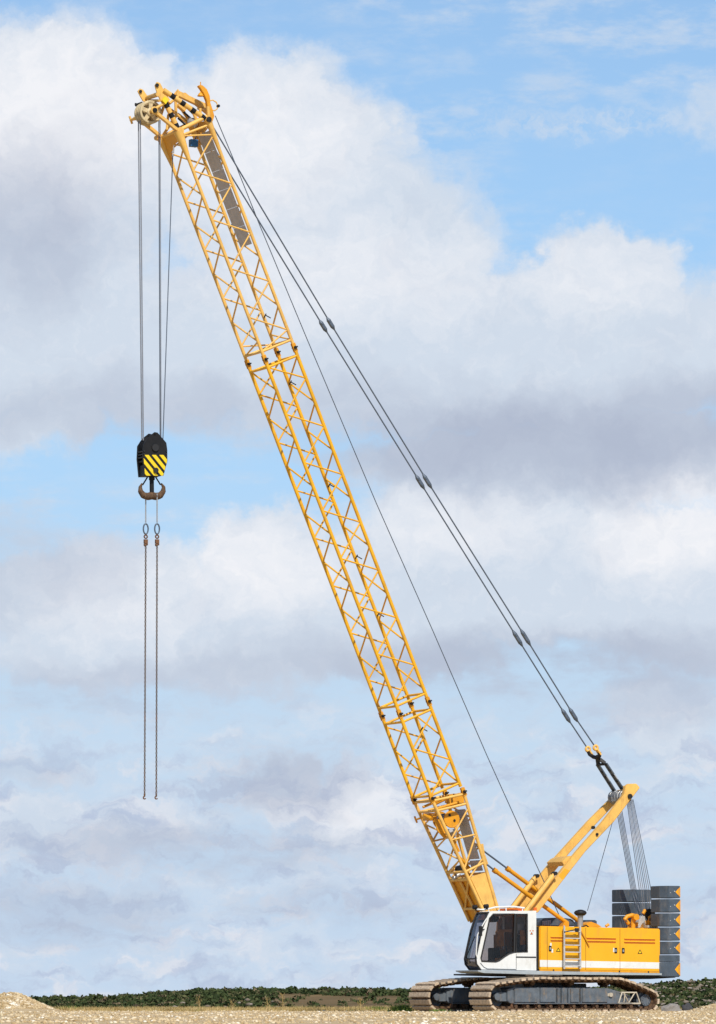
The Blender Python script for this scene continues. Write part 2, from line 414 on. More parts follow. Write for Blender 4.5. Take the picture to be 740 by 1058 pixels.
m.lathe(c, [(.001, .27), (.02, .25), (.02, .13), (.06, .1), (.11, .02), (.11, 0), (.001, .0)], 16); m.tube(at(207.4, 91, -.42), c + V((0, 0, .2)), .012)
m.build('lamp', 'fresh', head)
m = MB(); m.path(P([(217, 104), (220, 103.4), (223.5, 105.5), (225.2, 109), (224.6, 112.3), (222, 114.3), (220, 114)], -.45), .022); m.build('guard_hoop', 'pale', head)
m = MB(); m.cyl(at(225.6, 109.6, -.45), BL, .05, .1, 10); m.build('limit_switch', 'black', head)
# sheaves
for i in range(4):
    y = -.45 + i * .15; m = MB()
    m.lathe((shx, y, shz), [(.31, -.025), (.38, -.045), (.39, -.03), (.355, 0), (.39, .03), (.38, .045), (.31, .025), (.31, -.025)], 36, axis=BL)
    m.lathe((shx, y, shz), [(.06, -.05), (.14, -.05), (.14, .05), (.06, .05), (.06, -.05)], 20, axis=BL)
    for k in range(5):
        t = k * 2 * math.pi / 5 + .3; u_ = V((math.cos(t), 0, math.sin(t))); m.bar(V((shx, y, shz)) + u_ * .12, V((shx, y, shz)) + u_ * .33, .035, .13, up=u_.cross(BL))
    m.build('sheave', ['sheave', 'dark'], head)
m = MB(); m.cyl(sh(yn - .1), BL, .075, .12, 16); m.split('shaft_cap', 'black', head)
def striped(a, b, blacks, r, y, y2=None):
    """folded strut with black bands; blacks = fractions"""
    a, b = at(*a, y), at(*b, y if y2 is None else y2); m = MB()
    m.tube(a, b, r, n=12)
    d = (b - a).normalized()
    for f in blacks:
        c = a.lerp(b, f); m.tube(c - d * .085, c + d * .085, r * 1.04, n=12, mi=1)
    m.build('striped_strut', ['pale', 'black'], head)
striped((169, 93), (214, 124), (.21, .44, .68, .91), .085, yn)
striped((170, 104), (185, 135.5), (.15, .48, .83), .085, yn + .02)
m = MB(); m.prism(P([(167.8, 103.5), (170.5, 99.5), (174.5, 103), (171.5, 107.5)], yn - .12), (0, .1, 0)); m.build('strut_bracket', 'ybright', head)
m = MB(); m.cyl(at(162.4, 88, yn - .02), BL, .06, .06, 12); m.cyl(at(145.3, 94.5, yf - .02), BL, .05, .06, 12); m.cyl(at(216, 123.5, yn - .1), BL, .09, .08, 14)
m.tube(at(141, 108, .8), at(147, 106, .6), .035); m.cyl(at(140.5, 108.2, .8), (1, 0, .2), .06, .04, 10); m.split('pin', 'dark', head)
m = MB(); m.tube(at(196, 126, .1), at(202.5, 128, -.1), .12, n=14); m.box(at(199, 124.5, .2), (.3, .2, .14)); m.build('hydraulic_motor', 'steel', head)
m = MB(); m.box(at(200, 148, .1), (.26, .2, .24)); m.tube(at(197, 146.5, .1), at(203, 150, .1), .1, n=10); m.tube(at(201, 145, .1), at(204, 139, .1), .02); m.build('signal_box', 'blue', head)
m = MB(); m.tube(at(179, 147, .3), at(178.6, 158, .3), .05, n=8); m.tube(at(178.7, 159, .3), at(178.6, 161.5, .3), .035); m.build('rope_socket', 'steel', head)
m = MB()
for a, b in (((186, 112), (199, 124)), ((190, 108), (200, 118)), ((184, 122), (195, 132))): m.tube(at(*a, .3), at(*b, .3), .035)
m.split('hydraulic_hose', 'black', head)

# --- pendants, ropes ------------------------------------------------------------
def pendant(y, conn, end, top, ringc):
    m = MB(); pts = [at(*p, y) for p in conn]; chain_ = [at(*top, y)] + pts + [at(*end, y)]
    for a, b in zip(chain_[:-1], chain_[1:]): m.tube(a, b, .024, n=6)
    o = m.build('pendant_rope', 'rope', crane)
    d = (chain_[-1] - chain_[0]).normalized()
    for p, L_ in zip(pts, (.24, .29, .33, .29)):
        q = MB(); q.tube(p - d * L_, p - d * (L_ * .55), .03, .075, n=8); q.bar(p - d * L_ * .6, p + d * L_ * .6, .1, .13, up=BL); q.tube(p + d * (L_ * .55), p + d * L_, .075, .03, n=8)
        for s_ in (-.4, .4): q.cyl(p + d * L_ * s_, BL, .04, .16, 10)
        q.build('pendant_link', 'rope', o)
    q = MB(); c = at(*end, y) + d * .06
    q.torus(c, BL, .075, .045, 18, 8); q.bar(c + d * .08 + V((0, .05, 0)), c + d * .3 + V((0, .05, 0)), .05, .1, up=BL); q.bar(c + d * .08 - V((0, .05, 0)), c + d * .3 - V((0, .05, 0)), .05, .1, up=BL)
    q.build('clevis', 'pale', o)
    return d
pd = pendant(-.3, [(341.7, 334.3), (441.5, 497), (543, 658.5), (592.5, 738.5)], (614.6, 771), (219, 129), None)
pendant(.3, [(334, 337), (434, 498), (534.8, 659.5), (584.8, 739.5)], (606.6, 772.5), (211, 136), None)
m = MB()
m.path([at(607.8, 776, .3), at(609.5, 779.5, .3), at(613, 782, .1), at(617, 783, -.1), at(619.5, 781, -.3), at(619.3, 777, -.3)], .07, 8)
m.bar(at(617, 781, 0), at(618.3, 790, .2), .1, .12, up=BL); m.bar(at(618, 783, -.1), at(625.3, 788.5, -.25), .1, .1, up=BL); m.tube(at(617, 790, .25), at(625.5, 789.5, -.3), .045)
m.build('yoke', 'dark', crane)
for a, b, y in (((617.6, 790), (635, 817.5), .3), ((625.5, 788.5), (643.2, 815.5), -.3)):
    m = MB(); p, q = at(*a, y), at(*b, y); d = (q - p).normalized()
    for s_ in (-1, 1): m.bar(p + BL * s_ * .04, q + BL * s_ * .045, .04, .17, up=BL)
    m.bar(p.lerp(q, .42) - BL * .07, p.lerp(q, .62) - BL * .07, .03, .14, up=BL, mi=1)
    for f in (.04, .26, .45, .68, .94): m.cyl(p.lerp(q, f), BL, .04, .15, 12, mi=2)
    m.build('strap_link', ['grey', 'steel', 'dark'], crane)
# luffing rope falls
wl = at(664, 943, 0)
for i in range(5):
    m = MB(); m.tube(at(636.2 + i * 1.35, 832, .5 - i * .05), at(652.5 + i * 1.3, 921, .6 - i * .05), .0125, n=5)
    m.tube(at(652.5 + i * 1.3, 921, .6 - i * .05), at(660 + i * 1.0, 952, .4 - i * .05), .0125, n=5)
    m.build('luffing_rope', 'rope_lt' if i % 2 else 'rope', crane)
for i in range(7):
    m = MB(); m.tube(at(647.6 + i * 1.1, 826, -.35 - i * .04), at(660.5 + i * 2.0, 918, -.3 - i * .04), .0125, n=5)
    m.tube(at(660.5 + i * 2.0, 918, -.3 - i * .04), at(664 + i * 1.6, 952, -.3), .0125, n=5)
    m.build('luffing_rope', 'rope_lt' if i % 3 else 'rope', crane)
m = MB(); m.path([at(x, y, 0) for x, y in ((222.5, 119.5), (242, 166), (267, 229), (316.4, 348), (389, 520), (447.5, 652), (503, 780), (561.6, 909.7), (583, 957))], .0165, 5); m.build('auxiliary_rope', 'rope', crane)
m = MB(); m.tube(at(633, 849, .3), at(607, 941, .3), .012, n=5); m.build('guy_wire', 'rope', crane)

# --- gantry -----------------------------------------------------------------------
m = MB()
near = [(545.8, 943), (596, 880), (623.4, 849), (645, 821), (646.7, 812.5), (650, 809.8), (657.8, 809.6), (661.5, 813.7), (634.5, 849), (605, 880), (556, 943)]
m.prism(P(near, -.8), (0, .2, 0))
far = [(528, 941), (570, 891), (608, 849), (631.5, 825.5), (640, 819), (644, 822), (616.5, 851), (588, 882), (541, 941)]
m.prism(P(far, .6), (0, .2, 0))
gantry = m.build('gantry', 'pale', crane, bevel=.02)
m = MB()
c0, c1 = at(591, 884, -.6), at(574, 888, .6)
arc = [V((-.3, 0, -.05)), V((-.15, 0, .08)), V((.05, 0, .16)), V((.3, 0, .14)), V((.3, 0, .02)), V((.05, 0, .02)), V((-.1, 0, -.08)), V((-.22, 0, -.2))]
cc = at(589, 889, -.6); m.prism([cc + a for a in arc], (0, 1.2, 0)); m.build('cross_beam', 'pale', gantry, bevel=.01)
m = MB(); m.prism(P([(577.3, 905), (583.5, 897.2), (588.7, 899.5), (581.8, 909.4)], -.803), (0, .02, 0)); m.build('paint_patch', 'yellow', gantry)
m = MB(); c = at(650.7, 822.8, -.8); m.cyl(c - BL * .02, BL, .085, .08, 16); m.build('sheave_pin', 'dark', gantry)
for i in range(5):
    m = MB(); c = at(650.7, 822.8, -.8); y = -.45 + i * .2
    m.lathe((c.x, y, c.z), [(.06, -.05), (.2, -.03), (.24, -.05), (.21, 0), (.24, .05), (.2, .03), (.06, .05), (.06, -.05)], 24, axis=BL); m.build('sheave', 'steel', gantry)
m = MB(); m.box(at(638, 823, .0), (.3, .42, .34)); m.box(at(641, 828, .1), (.34, .3, .26)); m.build('sheave_block', 'steel', gantry, bevel=.02)
m = MB(); m.prism(P([(644, 812), (651, 811), (649, 821), (643, 824)], -.38), (0, .06, 0)); m.prism(P([(634, 818), (640, 816), (640, 823), (635, 826)], .42), (0, .06, 0)); m.tube(at(645, 816, -.4), at(636, 819, .4), .05); m.split('lug', 'pale', gantry)
m = MB(); m.cyl(at(613, 855, .55), BL, .06, .1, 10); m.cyl(at(617, 862, -.82), BL, .05, .05, 10); m.split('pin', 'dark', gantry)
for a, b, y in (((542.5, 943), (573, 902.5), -.9), ((527.5, 941), (554.3, 905), .5)):
    m = MB(); p, q = at(*a, y), at(*b, y); m.tube(p, p.lerp(q, .93), .1, n=14); m.tube(p.lerp(q, .93), q, .06, n=10); m.cyl(q, BL, .065, .24, 12, mi=1); m.tube(p.lerp(q, .1) - V((.11, 0, .0)), p.lerp(q, .9) - V((.11, 0, 0)), .02, mi=1)
    m.build('hydraulic_cylinder', ['pale', 'dark'], gantry)
for rod, tube0, end, y in (((500.5, 891), (510, 898.5), (586.5, 954), -.35), ((486, 869), (523.5, 896.8), (597, 951), .5)):
    m = MB(); m.tube(at(*rod, y), at(*tube0, y), .032, mi=1); p, q = at(*tube0, y), at(*end, y)
    m.tube(p, q, .075, n=12); m.tube(p, p.lerp(q, .04), .095, n=12)
    m.build('backstop', ['fresh', 'rope'], crane)

# --- upper structure: deck, engine housing ---------------------------------------
yh = -1.75
m = MB()
m.prism([at(x, y, yh - .12) for x, y in ((530, 1003.0), (554, 1003.2), (684, 1005.6), (684, 1007.6), (554, 1006.8), (530, 1006.2))], (0, 3.7, 0))
m.prism([at(x, y, yh - .12) for x, y in ((494, 1002.4), (530.05, 1003.0), (530.05, 1006.1), (500, 1005.3), (494, 1003.6))], (0, 1.75, 0))
deck = m.build('deck', 'deck', crane)
m = MB(); m.prism([at(x, y, yh + .05) for x, y in ((508, 1005.8), (554, 1007), (684, 1007.8), (684, 1010.0), (640, 1009), (554, 1008.6), (508, 1007.4))], (0, 3.0, 0)); m.build('dark_underside', 'dark', deck)
m = MB(); m.tube(V((-1.2, yh, 1.28)), V((.2, yh, 1.28)), .035); m.tube(V((-.9, yh, 1.22)), V((-.9, yh, 1.36)), .03); m.build('step_bar', 'steel', deck)
hs = [(557.8, 956.7), (682.3, 959.6), (682.3, 1002), (557.8, 1000)]
m = MB(); m.prism(P([(557.8, 956.7), (682.3, 959.6), (682.3, 1004.2), (557.8, 1002)], yh), (0, 1.2, 0))
eng = m.build('engine_housing', 'yellow', crane, bevel=.03)
def panel(l, name, mt, prot, par=eng, th=None, y=yh, bevel=0.):
    q = MB(); q.prism(P(l, y - prot), (0, (th or prot + .01), 0)); return q.build(name, mt, par, bevel=bevel)
panel([(557.9, 991.8), (682.2, 994.4), (682.2, 1001), (557.9, 998.9)], 'white_stripe', 'white', .004)
panel([(557.6, 1001.2), (682.3, 1003.6), (682.3, 1005.4), (557.6, 1003.2)], 'sill', 'fresh', .02)
for l in ([(569.5, 968.2), (582, 968.4), (582, 969.6), (569.5, 969.4)], [(606.5, 969), (636.5, 969.6), (636.5, 970.9), (606.5, 970.3)], [(645.5, 970), (677, 970.6), (677, 971.8), (645.5, 971.3)]):
    for dy in (0, 3.2):
        q = MB(); k = [(a, b + dy) for a, b in l]; q.prism(P(k, yh - .012), (0, .03, 0))
        up_ = [(k[0][0] - .2, k[0][1] - .6), (k[1][0] + .2, k[1][1] - .6), (k[1][0] + .2, k[1][1]), (k[0][0] - .2, k[0][1])]
        q.prism(P(up_, yh - .03), (0, .04, 0), mi=1); q.build('vent', ['red', 'yellow'], eng)
seam = mat('panel_seam', (.28, .12, .01), .8, var=.1)
for x in (565.6, 605.3, 640.7):
    y0 = 957.4 + (x - 557.8) * .0233
    q = MB(); q.prism(P([(x - .22, y0), (x + .22, y0), (x + .22, y0 + 43.3), (x - .22, y0 + 43.3)], yh - .0045), (0, .01, 0)); q.split('door_seam', seam, eng)
for x, y, wf in ((568.7, 980.2, 1), (636.5, 982.3, 0), (644.2, 982.5, 0)):
    q = MB(); q.prism(P([(x - 1.3, y - 3), (x + 1.3, y - 3), (x + 1.3, y + 2.4), (x - 1.3, y + 2.4)], yh - .02), (0, .03, 0)); q.prism(P([(x - .7, y - 1.5), (x + .7, y - 1.5), (x + .7, y + 1), (x - .7, y + 1)], yh - .03), (0, .03, 0), mi=1)
    q.build('door_handle', ['black', 'steel'], eng)
for x, y, s_ in ((569.2, 976, .8), (634.4, 981.6, 1.), (570.7, 982.4, .9)):
    q = MB(); q.prism(P([(x - .8, y - 2.2 * s_), (x + .9, y - 2.2 * s_), (x + .9, y + 2 * s_), (x - .8, y + 2 * s_)], yh - .008), (0, .01, 0)); q.split('label_sticker', 'white', eng)
def tri_sign(x, y, r, par, yy, col2='ybright'):
    q = MB(); pts = [(x, y - r), (x + r * .95, y + r * .7), (x - r * .95, y + r * .7)]
    q.prism(P(pts, yy - .007), (0, .01, 0)); pts = [(x, y - r * .5), (x + r * .55, y + r * .45), (x - r * .55, y + r * .45)]
    q.prism(P(pts, yy - .011), (0, .01, 0), mi=1); q.build('warning_triangle', ['black', col2], par)
tri_sign(577, 981.5, 2.5, eng, yh); tri_sign(661.4, 983.6, 2.6, eng, yh)
q = MB(); m2 = [(600.5, 962), (606, 972), (609, 978)]
q.path([at(a, b, yh - .04) for a, b in m2], .02); q.build('thin_rod', 'fresh', eng)  # diagonal shadow beside the ladder, modelled as a thin darker-orange rod
for x, y in ((572, 1002.3), (640, 1003.6), (670, 1004.2)):
    q = MB(); q.cyl(at(x, y, yh - .02), BL, .025, .04, 8); q.build('bolt', 'dark', eng)
# far housing, centre well
m = MB(); a = at(557.8, 956.7, yh); b = at(682.3, 959.6, yh)
m.prism([(a.x, .55, 1.46), (b.x, .55, 1.4), (b.x, .55, b.z - .15), (a.x, .55, a.z - .1)], (0, 1.2, 0)); far_h = m.build('engine_housing', 'yellow', crane, bevel=.03, label='far engine housing')
m = MB(); m.box(((a.x + b.x) / 2, 0, 1.7), (b.x - a.x - .1, 1.05, .5)); m.build('machinery_bed', 'dark', deck)
# radiators / black boxes on the far side, exhaust
for l in ([(559.3, 957), (560, 951), (563, 948.4), (580, 948), (591, 949.5), (594, 952), (594, 957)], [(604, 957.5), (605, 951.5), (607, 950.4), (616.5, 950.6), (617.6, 953), (616, 957.5)]):
    m = MB(); m.prism(P(l, .55), (0, .9, -.0)); o = m.build('cooler_cowl', 'grey', far_h, bevel=.03)
m = MB(); m.prism(P([(561, 951.5), (569, 951), (569, 956), (560.6, 956)], .53), (0, .03, 0))
for i in range(4): m.prism(P([(562 + i * 2, 951.5), (562.4 + i * 2, 951.5), (562.4 + i * 2, 956), (562 + i * 2, 956)], .52), (0, .02, 0), mi=1)
m.build('cooler_grille', ['alu', 'dark'], far_h)
ex = at(599.7, 957, -1.2)
m = MB(); m.tube(ex - V((0, 0, .25)), V((ex.x, ex.y, at(0 + 599.7, 943.5, -1.2).z)), .095, n=16); z = at(599.7, 943.2, -1.2).z
m.tube((ex.x, ex.y, z - .12), (ex.x, ex.y, z - .02), .11, n=16)
exh = m.build('exhaust_pipe', 'steel', eng)
m = MB(); m.lathe((ex.x, ex.y, z - .05), [(.001, -.04), (.15, -.04), (.21, .02), (.22, .06), (.18, .12), (.07, .16), (.001, .165)], 24); m.build('rain_cap', 'dark', exh)
# clevis and ramp pieces on top
m = MB(); m.prism(P([(604, 958), (606, 954.5), (611, 952.3), (618, 955), (622, 958)], -.5), (0, .5, 0)); m.prism(P([(581, 957.6), (583, 953), (588, 952.5), (588, 957.6)], -.5), (0, .3, 0)); m.tube(at(626, 957, -1.), at(629, 955, -1.), .05); m.split('backstop_clevis', 'fresh', eng)
m = MB(); m.path([at(601, 957.8, -1.5), at(606, 956, -1.5), at(610, 959.5, -1.7)], .025); m.build('cable', 'black', eng)
# ladder
m = MB(); yl = yh - .16
for xa, xb in ((583.1, 583.1), (599.6, 599.6)):
    m.tube(at(xa, 957, yl), at(xb, 1001, yl), .035, n=8)
    m.tube(at(xa, 957.5, yl), at(xa, 957, yh + .25), .03); m.tube(at(xa, 999, yl), at(xa, 999, yh), .025)
    m.tube(at(xa, 966, yl), at(xa, 966, yh), .02)
for y in (962.3, 969.3, 976.3, 983.5, 990.6, 997.5):
    m.bar(at(583.1, y, yl), at(599.6, y + .35, yl), .1, .035)
m.build('ladder', 'alu', eng)
m = MB(); m.tube(at(583, 963, yl - .04), at(597, 960, yl - .04), .02); m.box(at(596, 961, yl - .05), (.12, .06, .14)); m.build('padlock_tag', 'rubber', eng)

# --- winches / brackets behind the housing -----------------------------------------
m = MB(); m.lathe((wl.x, 0, wl.z - .62), [(.1, -.5), (.36, -.5), (.36, -.45), (.24, -.44), (.24, .44), (.36, .45), (.36, .5), (.1, .5)], 28, axis=BL)
for i in range(18): m.torus((wl.x, -.42 + i * .05, wl.z - .62), BL, .25, .025, 24, 5, mi=1)
m.build('winch_drum', ['fresh', 'rope'], crane)
m = MB(); m.path(P([(645.5, 950.5), (648, 947), (653, 945.6), (657.5, 946.5), (659, 950)], -.6), .075, 10); m.tube(at(654.5, 950, -.6), at(654, 959.5, -.6), .085, n=12); m.tube(at(647, 951, -.6), at(649.5, 954.5, -.6), .07)
m.cyl(at(656.5, 947.5, -.7), BL, .11, .2, 16); m.tube(at(650, 956, -.4), at(660, 955, -.4), .08); m.prism(P([(671, 947), (674, 945), (675.2, 949), (673.5, 955), (670.5, 957)], -.6), (0, .1, 0))
m.tube(at(664.5, 944, -.5), at(666.5, 940.5, -.5), .06, n=10); m.tube(at(666, 940.5, -.5), at(668, 944, -.2), .05)
bracket = m.split('winch_bracket', 'fresh', crane)
m = MB(); m.prism(P([(659.5, 959), (660, 952), (663.5, 946), (666.5, 946), (668.5, 959)], -.5), (0, .25, 0)); m.box(at(672, 957.5, -.7), (.35, .3, .1)); m.tube(at(673, 952, -.65), at(675, 959, -.65), .04); m.split('rope_block', 'alu', crane, bevel=.02)
m = MB(); m.cyl(at(670.5, 944, -.3), BL, .17, .3, 14); m.tube(at(669.5, 948, -.3), at(671.5, 958, -.3), .06); m.build('hydraulic_motor', 'black', crane)
m = MB(); m.cyl(at(672, 950, -.66), BL, .05, .06, 10); m.cyl(at(647, 952, -.72), BL, .04, .06, 10); m.split('pin', 'rust', crane)

# --- counterweights -----------------------------------------------------------------
def slab(name, plan, y0z, y1z, jit, lab=None):
    j = V((random.uniform(-jit, jit), random.uniform(-jit, jit), 0))
    m = MB(); m.prism([V((x, y, y0z)) + j for x, y in plan], (0, 0, y1z - y0z))
    for lx, ly in ((.3, .4), (.3, .85)):     # lifting lugs
        pass
    return m.build(name, 'grey', crane, bevel=.016, label=lab), j
xr = at(703, 960, -1.95).x + .07
ny = -1.95
nearplan = [(xr - .73, ny + .95), (xr - .73, ny + .28), (xr - .52, ny), (xr - .16, ny), (xr, ny + .14), (xr, ny + .95)]
rows = [914.6, 928.3, 943, 957.6, 972.2, 986.4]
for i in range(5):
    zt = at(690, rows[i] + .55, ny).z; zb = at(690, rows[i + 1] - .55, ny).z
    o, j = slab('counterweight', nearplan, zb, zt, .008)
    q = MB(); xa, yc = xr - .16, ny
    cz = (zb + zt) / 2; hz = (zt - zb) / 2 - .03
    f1 = [V((xa - .07 + .0, yc - .004, cz)), V((xa + .0, yc - .004, cz + hz * .38)), V((xa, yc - .004, cz - hz * .38))]
    q.prism([p + j for p in [V((xa - .10, yc - .005, cz)), V((xa, yc - .005, cz + hz * .55)), V((xa, yc - .005, cz - hz * .55))]], (0, .01, 0))
    nn = V((.14, -.16, 0)).normalized() * .006
    q.prism([p + j + nn for p in [V((xa, yc, cz - hz * .55)), V((xa, yc, cz + hz * .55)), V((xr, yc + .14, cz + hz)), V((xr, yc + .14, cz - hz)), ]], -nn * 1.6)
    q.build('reflector', 'chev', o)
    q = MB(); q.cyl((xa - .14, ny - .004, cz + .02), BL, .022, .03, 8); q.cyl((xa - .3, ny - .004, cz - .03), BL, .016, .03, 8); q.split('lifting_pin', 'alu', o)
zt, zb = at(690, 986.8, ny).z, at(690, 993.6, ny).z
slab('counterweight', [(xr - .8, ny + .95), (xr - .8, ny + .2), (xr - .52, ny - .0), (xr - .2, ny), (xr - .02, ny + .12), (xr - .02, ny + .95)], zb, zt, .0)
# base slab across the machine
zt, zb = at(690, 993.9, ny).z, at(690, 1009.4, ny).z
m = MB()
pl = [(xr - .81, ny + .2), (xr - .56, ny), (xr - .16, ny), (xr, ny + .14), (xr, -ny - .14), (xr - .16, -ny), (xr - .56, -ny), (xr - .81, -ny - .2)]
top = [V((x, y, zt)) for x, y in pl]
m.prism(top, (0, 0, zb - zt)); bs = m.build('counterweight', 'grey', crane, bevel=.03, label='wide base slab under both stacks')
q = MB(); cz = (zb + zt) / 2; hz = (zt - zb) / 2 - .03; xa = xr - .16
q.prism([V((xa - .12, ny - .005, cz)), V((xa, ny - .005, cz + hz * .6)), V((xa, ny - .005, cz - hz * .6))], (0, .01, 0))
nn = V((.14, -.16, 0)).normalized() * .006
q.prism([p + nn for p in [V((xa, ny, cz - hz * .6)), V((xa, ny, cz + hz * .6)), V((xr, ny + .14, cz + hz)), V((xr, ny + .14, cz - hz))]], -nn * 1.6); q.build('reflector', 'chev', bs)
m = MB(); zz = at(690, 1009.6, ny).z
m.prism([at(x, y, yh + .2) for x, y in ((650, 1007.9), (698, 1009.6), (698, 1010.2), (672, 1011.6), (650, 1010.5))], (0, 3.3, 0)); m.build('dark_underside', 'dark', deck)  # dark plate standing in for the shaded underside of the base slab
# far stack
fy = 1.0
x0 = at(632.3, 918, fy + .95).x
farplan = [(x0, fy + .95), (x0, fy + .3), (x0 + .3, fy), (x0 + .98, fy), (x0 + 1.12, fy + .14), (x0 + 1.12, fy + .95)]
rows = [918.4, 932.2, 945.6, 959.5, 973, 986, 993]
for i in range(6):
    zt = at(650, rows[i] + .55, fy).z; zb = at(650, rows[i + 1] - .55, fy).z
    slab('counterweight', farplan, zb, zt, .01)

# --- cab ------------------------------------------------------------------------------
yc0, yc1 = yh - .02, -.82
side = [(497.6, 1001.6), (493.4, 996), (492.6, 990.5), (499, 961), (503.2, 948), (505.6, 943.2), (509, 941.2), (554.2, 941.0), (554.2, 1002.8)]
h1 = [(509.5, 944.6), (531.6, 944.2), (531.6, 984), (526.5, 985.2), (521, 988.6), (516, 992.3), (512.5, 993.6), (497.6, 993), (497, 990), (502.3, 966), (506, 948.5)]
h2 = [(533.4, 944.2), (544.8, 944.2), (544.8, 983.6), (533.4, 983.9)]
m = MB()
m.holed(P(side, yc0), [P(h1, yc0), P(h2, yc0)], (0, .06, 0))
def shift(l, y): return [V((p.x, y, p.z)) for p in l]
s0 = P(side, yc0)
m.holed(shift(s0, yc1), [shift(P(h1, yc0), yc1), shift(P(h2, yc0), yc1)], (0, -.05, 0))
s_ = [V((p.x, yc0 + .06, p.z)) for p in s0]; wv = V((0, yc1 - .05 - yc0 - .06, 0))
# roof, rear wall, floor
m.prism([s_[5], s_[6], s_[7], s_[7] - V((0, 0, .07)), s_[6] - V((-.05, 0, .07)), s_[5] + V((.1, 0, -.06))], wv)
m.prism([s_[7] - V((0, 0, .07)), s_[8], s_[8] - V((.05, 0, 0)), s_[7] - V((.05, 0, .07))], wv)
m.prism([s_[8] - V((.05, 0, 0)), s_[0], s_[0] + V((0, 0, .07)), s_[8] + V((-.05, 0, .07))], wv)
# front posts
cab = m.build('cab', 'white', crane, bevel=.012)
for nm, hh in (('door_window', h1), ('side_window', h2)):
    for yy in (yc0 + .035, yc1 - .03):
        q = MB(); q.prism(shift(P(hh, yc0), yy), (0, .012, 0)); g = q.build(nm, 'glass', cab)
        if yy < -1:
            q = MB(); q.path(shift(P(hh, yc0), yc0 - .0), .028, 6, closed=True); q.build('window_seal', 'rubber', g)
fr = [s0[i] for i in (0, 1, 2, 3, 4, 5)]
q = MB(); a = [V((p.x - .0, yc0 + .05, p.z)) for p in fr]; b = [V((p.x, yc1 - .04, p.z)) for p in fr]; n = len(a)
bow = [V((p.x - .05, (yc0 + yc1) / 2, p.z)) for p in fr]
q.add(a + bow + b, [[i, i + 1, n + i + 1, n + i] for i in range(n - 1)] + [[n + i, n + i + 1, 2 * n + i + 1, 2 * n + i] for i in range(n - 1)], True); ws = q.build('windscreen', 'screen', cab)
q = MB()
q.path([p + V((-.02, 0, 0)) for p in a], .03); q.path([p + V((-.02, 0, 0)) for p in b], .03)
q.path([a[0], bow[0], b[0]], .03); q.path([a[5], bow[5], b[5]], .04); q.path([a[2] - V((.02, 0, 0)), bow[2] - V((.02, 0, 0)), b[2] - V((.02, 0, 0))], .025)
q.build('window_seal', 'rubber', ws)
q = MB(); q.path([bow[1] + V((-.05, .1, 0)), bow[2] + V((-.07, .05, .1)), bow[3] + V((-.06, -.1, -.2))], .018); q.build('wiper', 'black', ws)
q = MB(); q.path(P([(503, 949), (501, 952), (497, 959), (493.4, 966), (492.8, 974), (492, 986), (493.2, 989)], yc0 - .05), .022); q.build('thin_rod', 'white', cab)  # white grab rail up the cab front
q = MB(); q.box(at(496.5, 962, yc0 - .14), (.06, .16, .34)); q.tube(at(496.5, 962, yc0 - .1), at(500.5, 960, yc0), .018); q.build('mirror', 'black', cab)
q = MB(); q.prism(P([(533.6, 988.2), (554, 988.4), (554, 989.6), (533.6, 989.4)], yc0 - .012), (0, .03, 0)); q.build('door_handle', 'black', cab)
q = MB(); q.prism(P([(533.3, 985.5), (533.7, 985.5), (533.7, 1002.3), (533.3, 1002.3)], yc0 - .004), (0, .01, 0)); q.prism(P([(531.9, 944), (533.1, 944), (533.1, 984.5), (531.9, 984.5)], yc0 - .006), (0, .01, 0)); q.split('door_seam', 'rubber', cab)
q = MB(); q.path(P([(496.5, 995), (500, 999.2), (503.5, 1001)], yc0 - .004), .012, 5); q.path(P([(503.5, 1001), (533, 1001.6)], yc0 - .004), .012, 5); q.split('door_seam', 'grey', cab)
q = MB(); q.prism(P([(547.5, 961), (548.5, 961), (548.5, 962.3), (547.5, 962.3)], yc0 - .004), (0, .01, 0)); q.prism(P([(550.3, 961), (551.4, 961), (551.4, 962.3), (550.3, 962.3)], yc0 - .004), (0, .01, 0)); q.split('label_sticker', 'red', cab)
tri_sign(549.4, 964.4, 1.5, cab, yc0, 'orange')
# roof rail, lamps, beacon
q = MB(); q.path([at(491, 939.3, yc0 + .15), at(500, 940.2, yc0 + .15), at(512, 937.3, yc0 + .15), at(530, 936.6, yc0 + .15), at(542, 938.2, yc0 + .15)], .03, 6)
for x in (505, 523, 540): q.tube(at(x, 938, yc0 + .15), at(x, 942, yc0 + .15), .02)
q.path([at(493, 940.2, -1.0), at(514, 937.6, -1.0), at(538, 937.6, -1.0)], .02); q.build('roof_rail', 'white', cab)
for x, y in ((490.8, 937.2), (502.4, 936.4)):
    q = MB(); q.cyl(at(x, y, yc0 + .12), (1, 0, .1), .075, .14, 14); q.tube(at(x, y, yc0 + .12), at(x + 1, y + 3.4, yc0 + .15), .025); q.build('work_lamp', 'black', cab)
q = MB(); q.cyl(at(553, 939.2, yc0 + .3), (0, 0, 1), .06, .1, 14); q.build('beacon', 'orange', cab)
q = MB(); q.box(at(526, 940, -1.3), (.5, .4, .08)); q.box(at(536, 940, -1.2), (.25, .3, .1)); q.split('roof_hatch', 'red', cab)
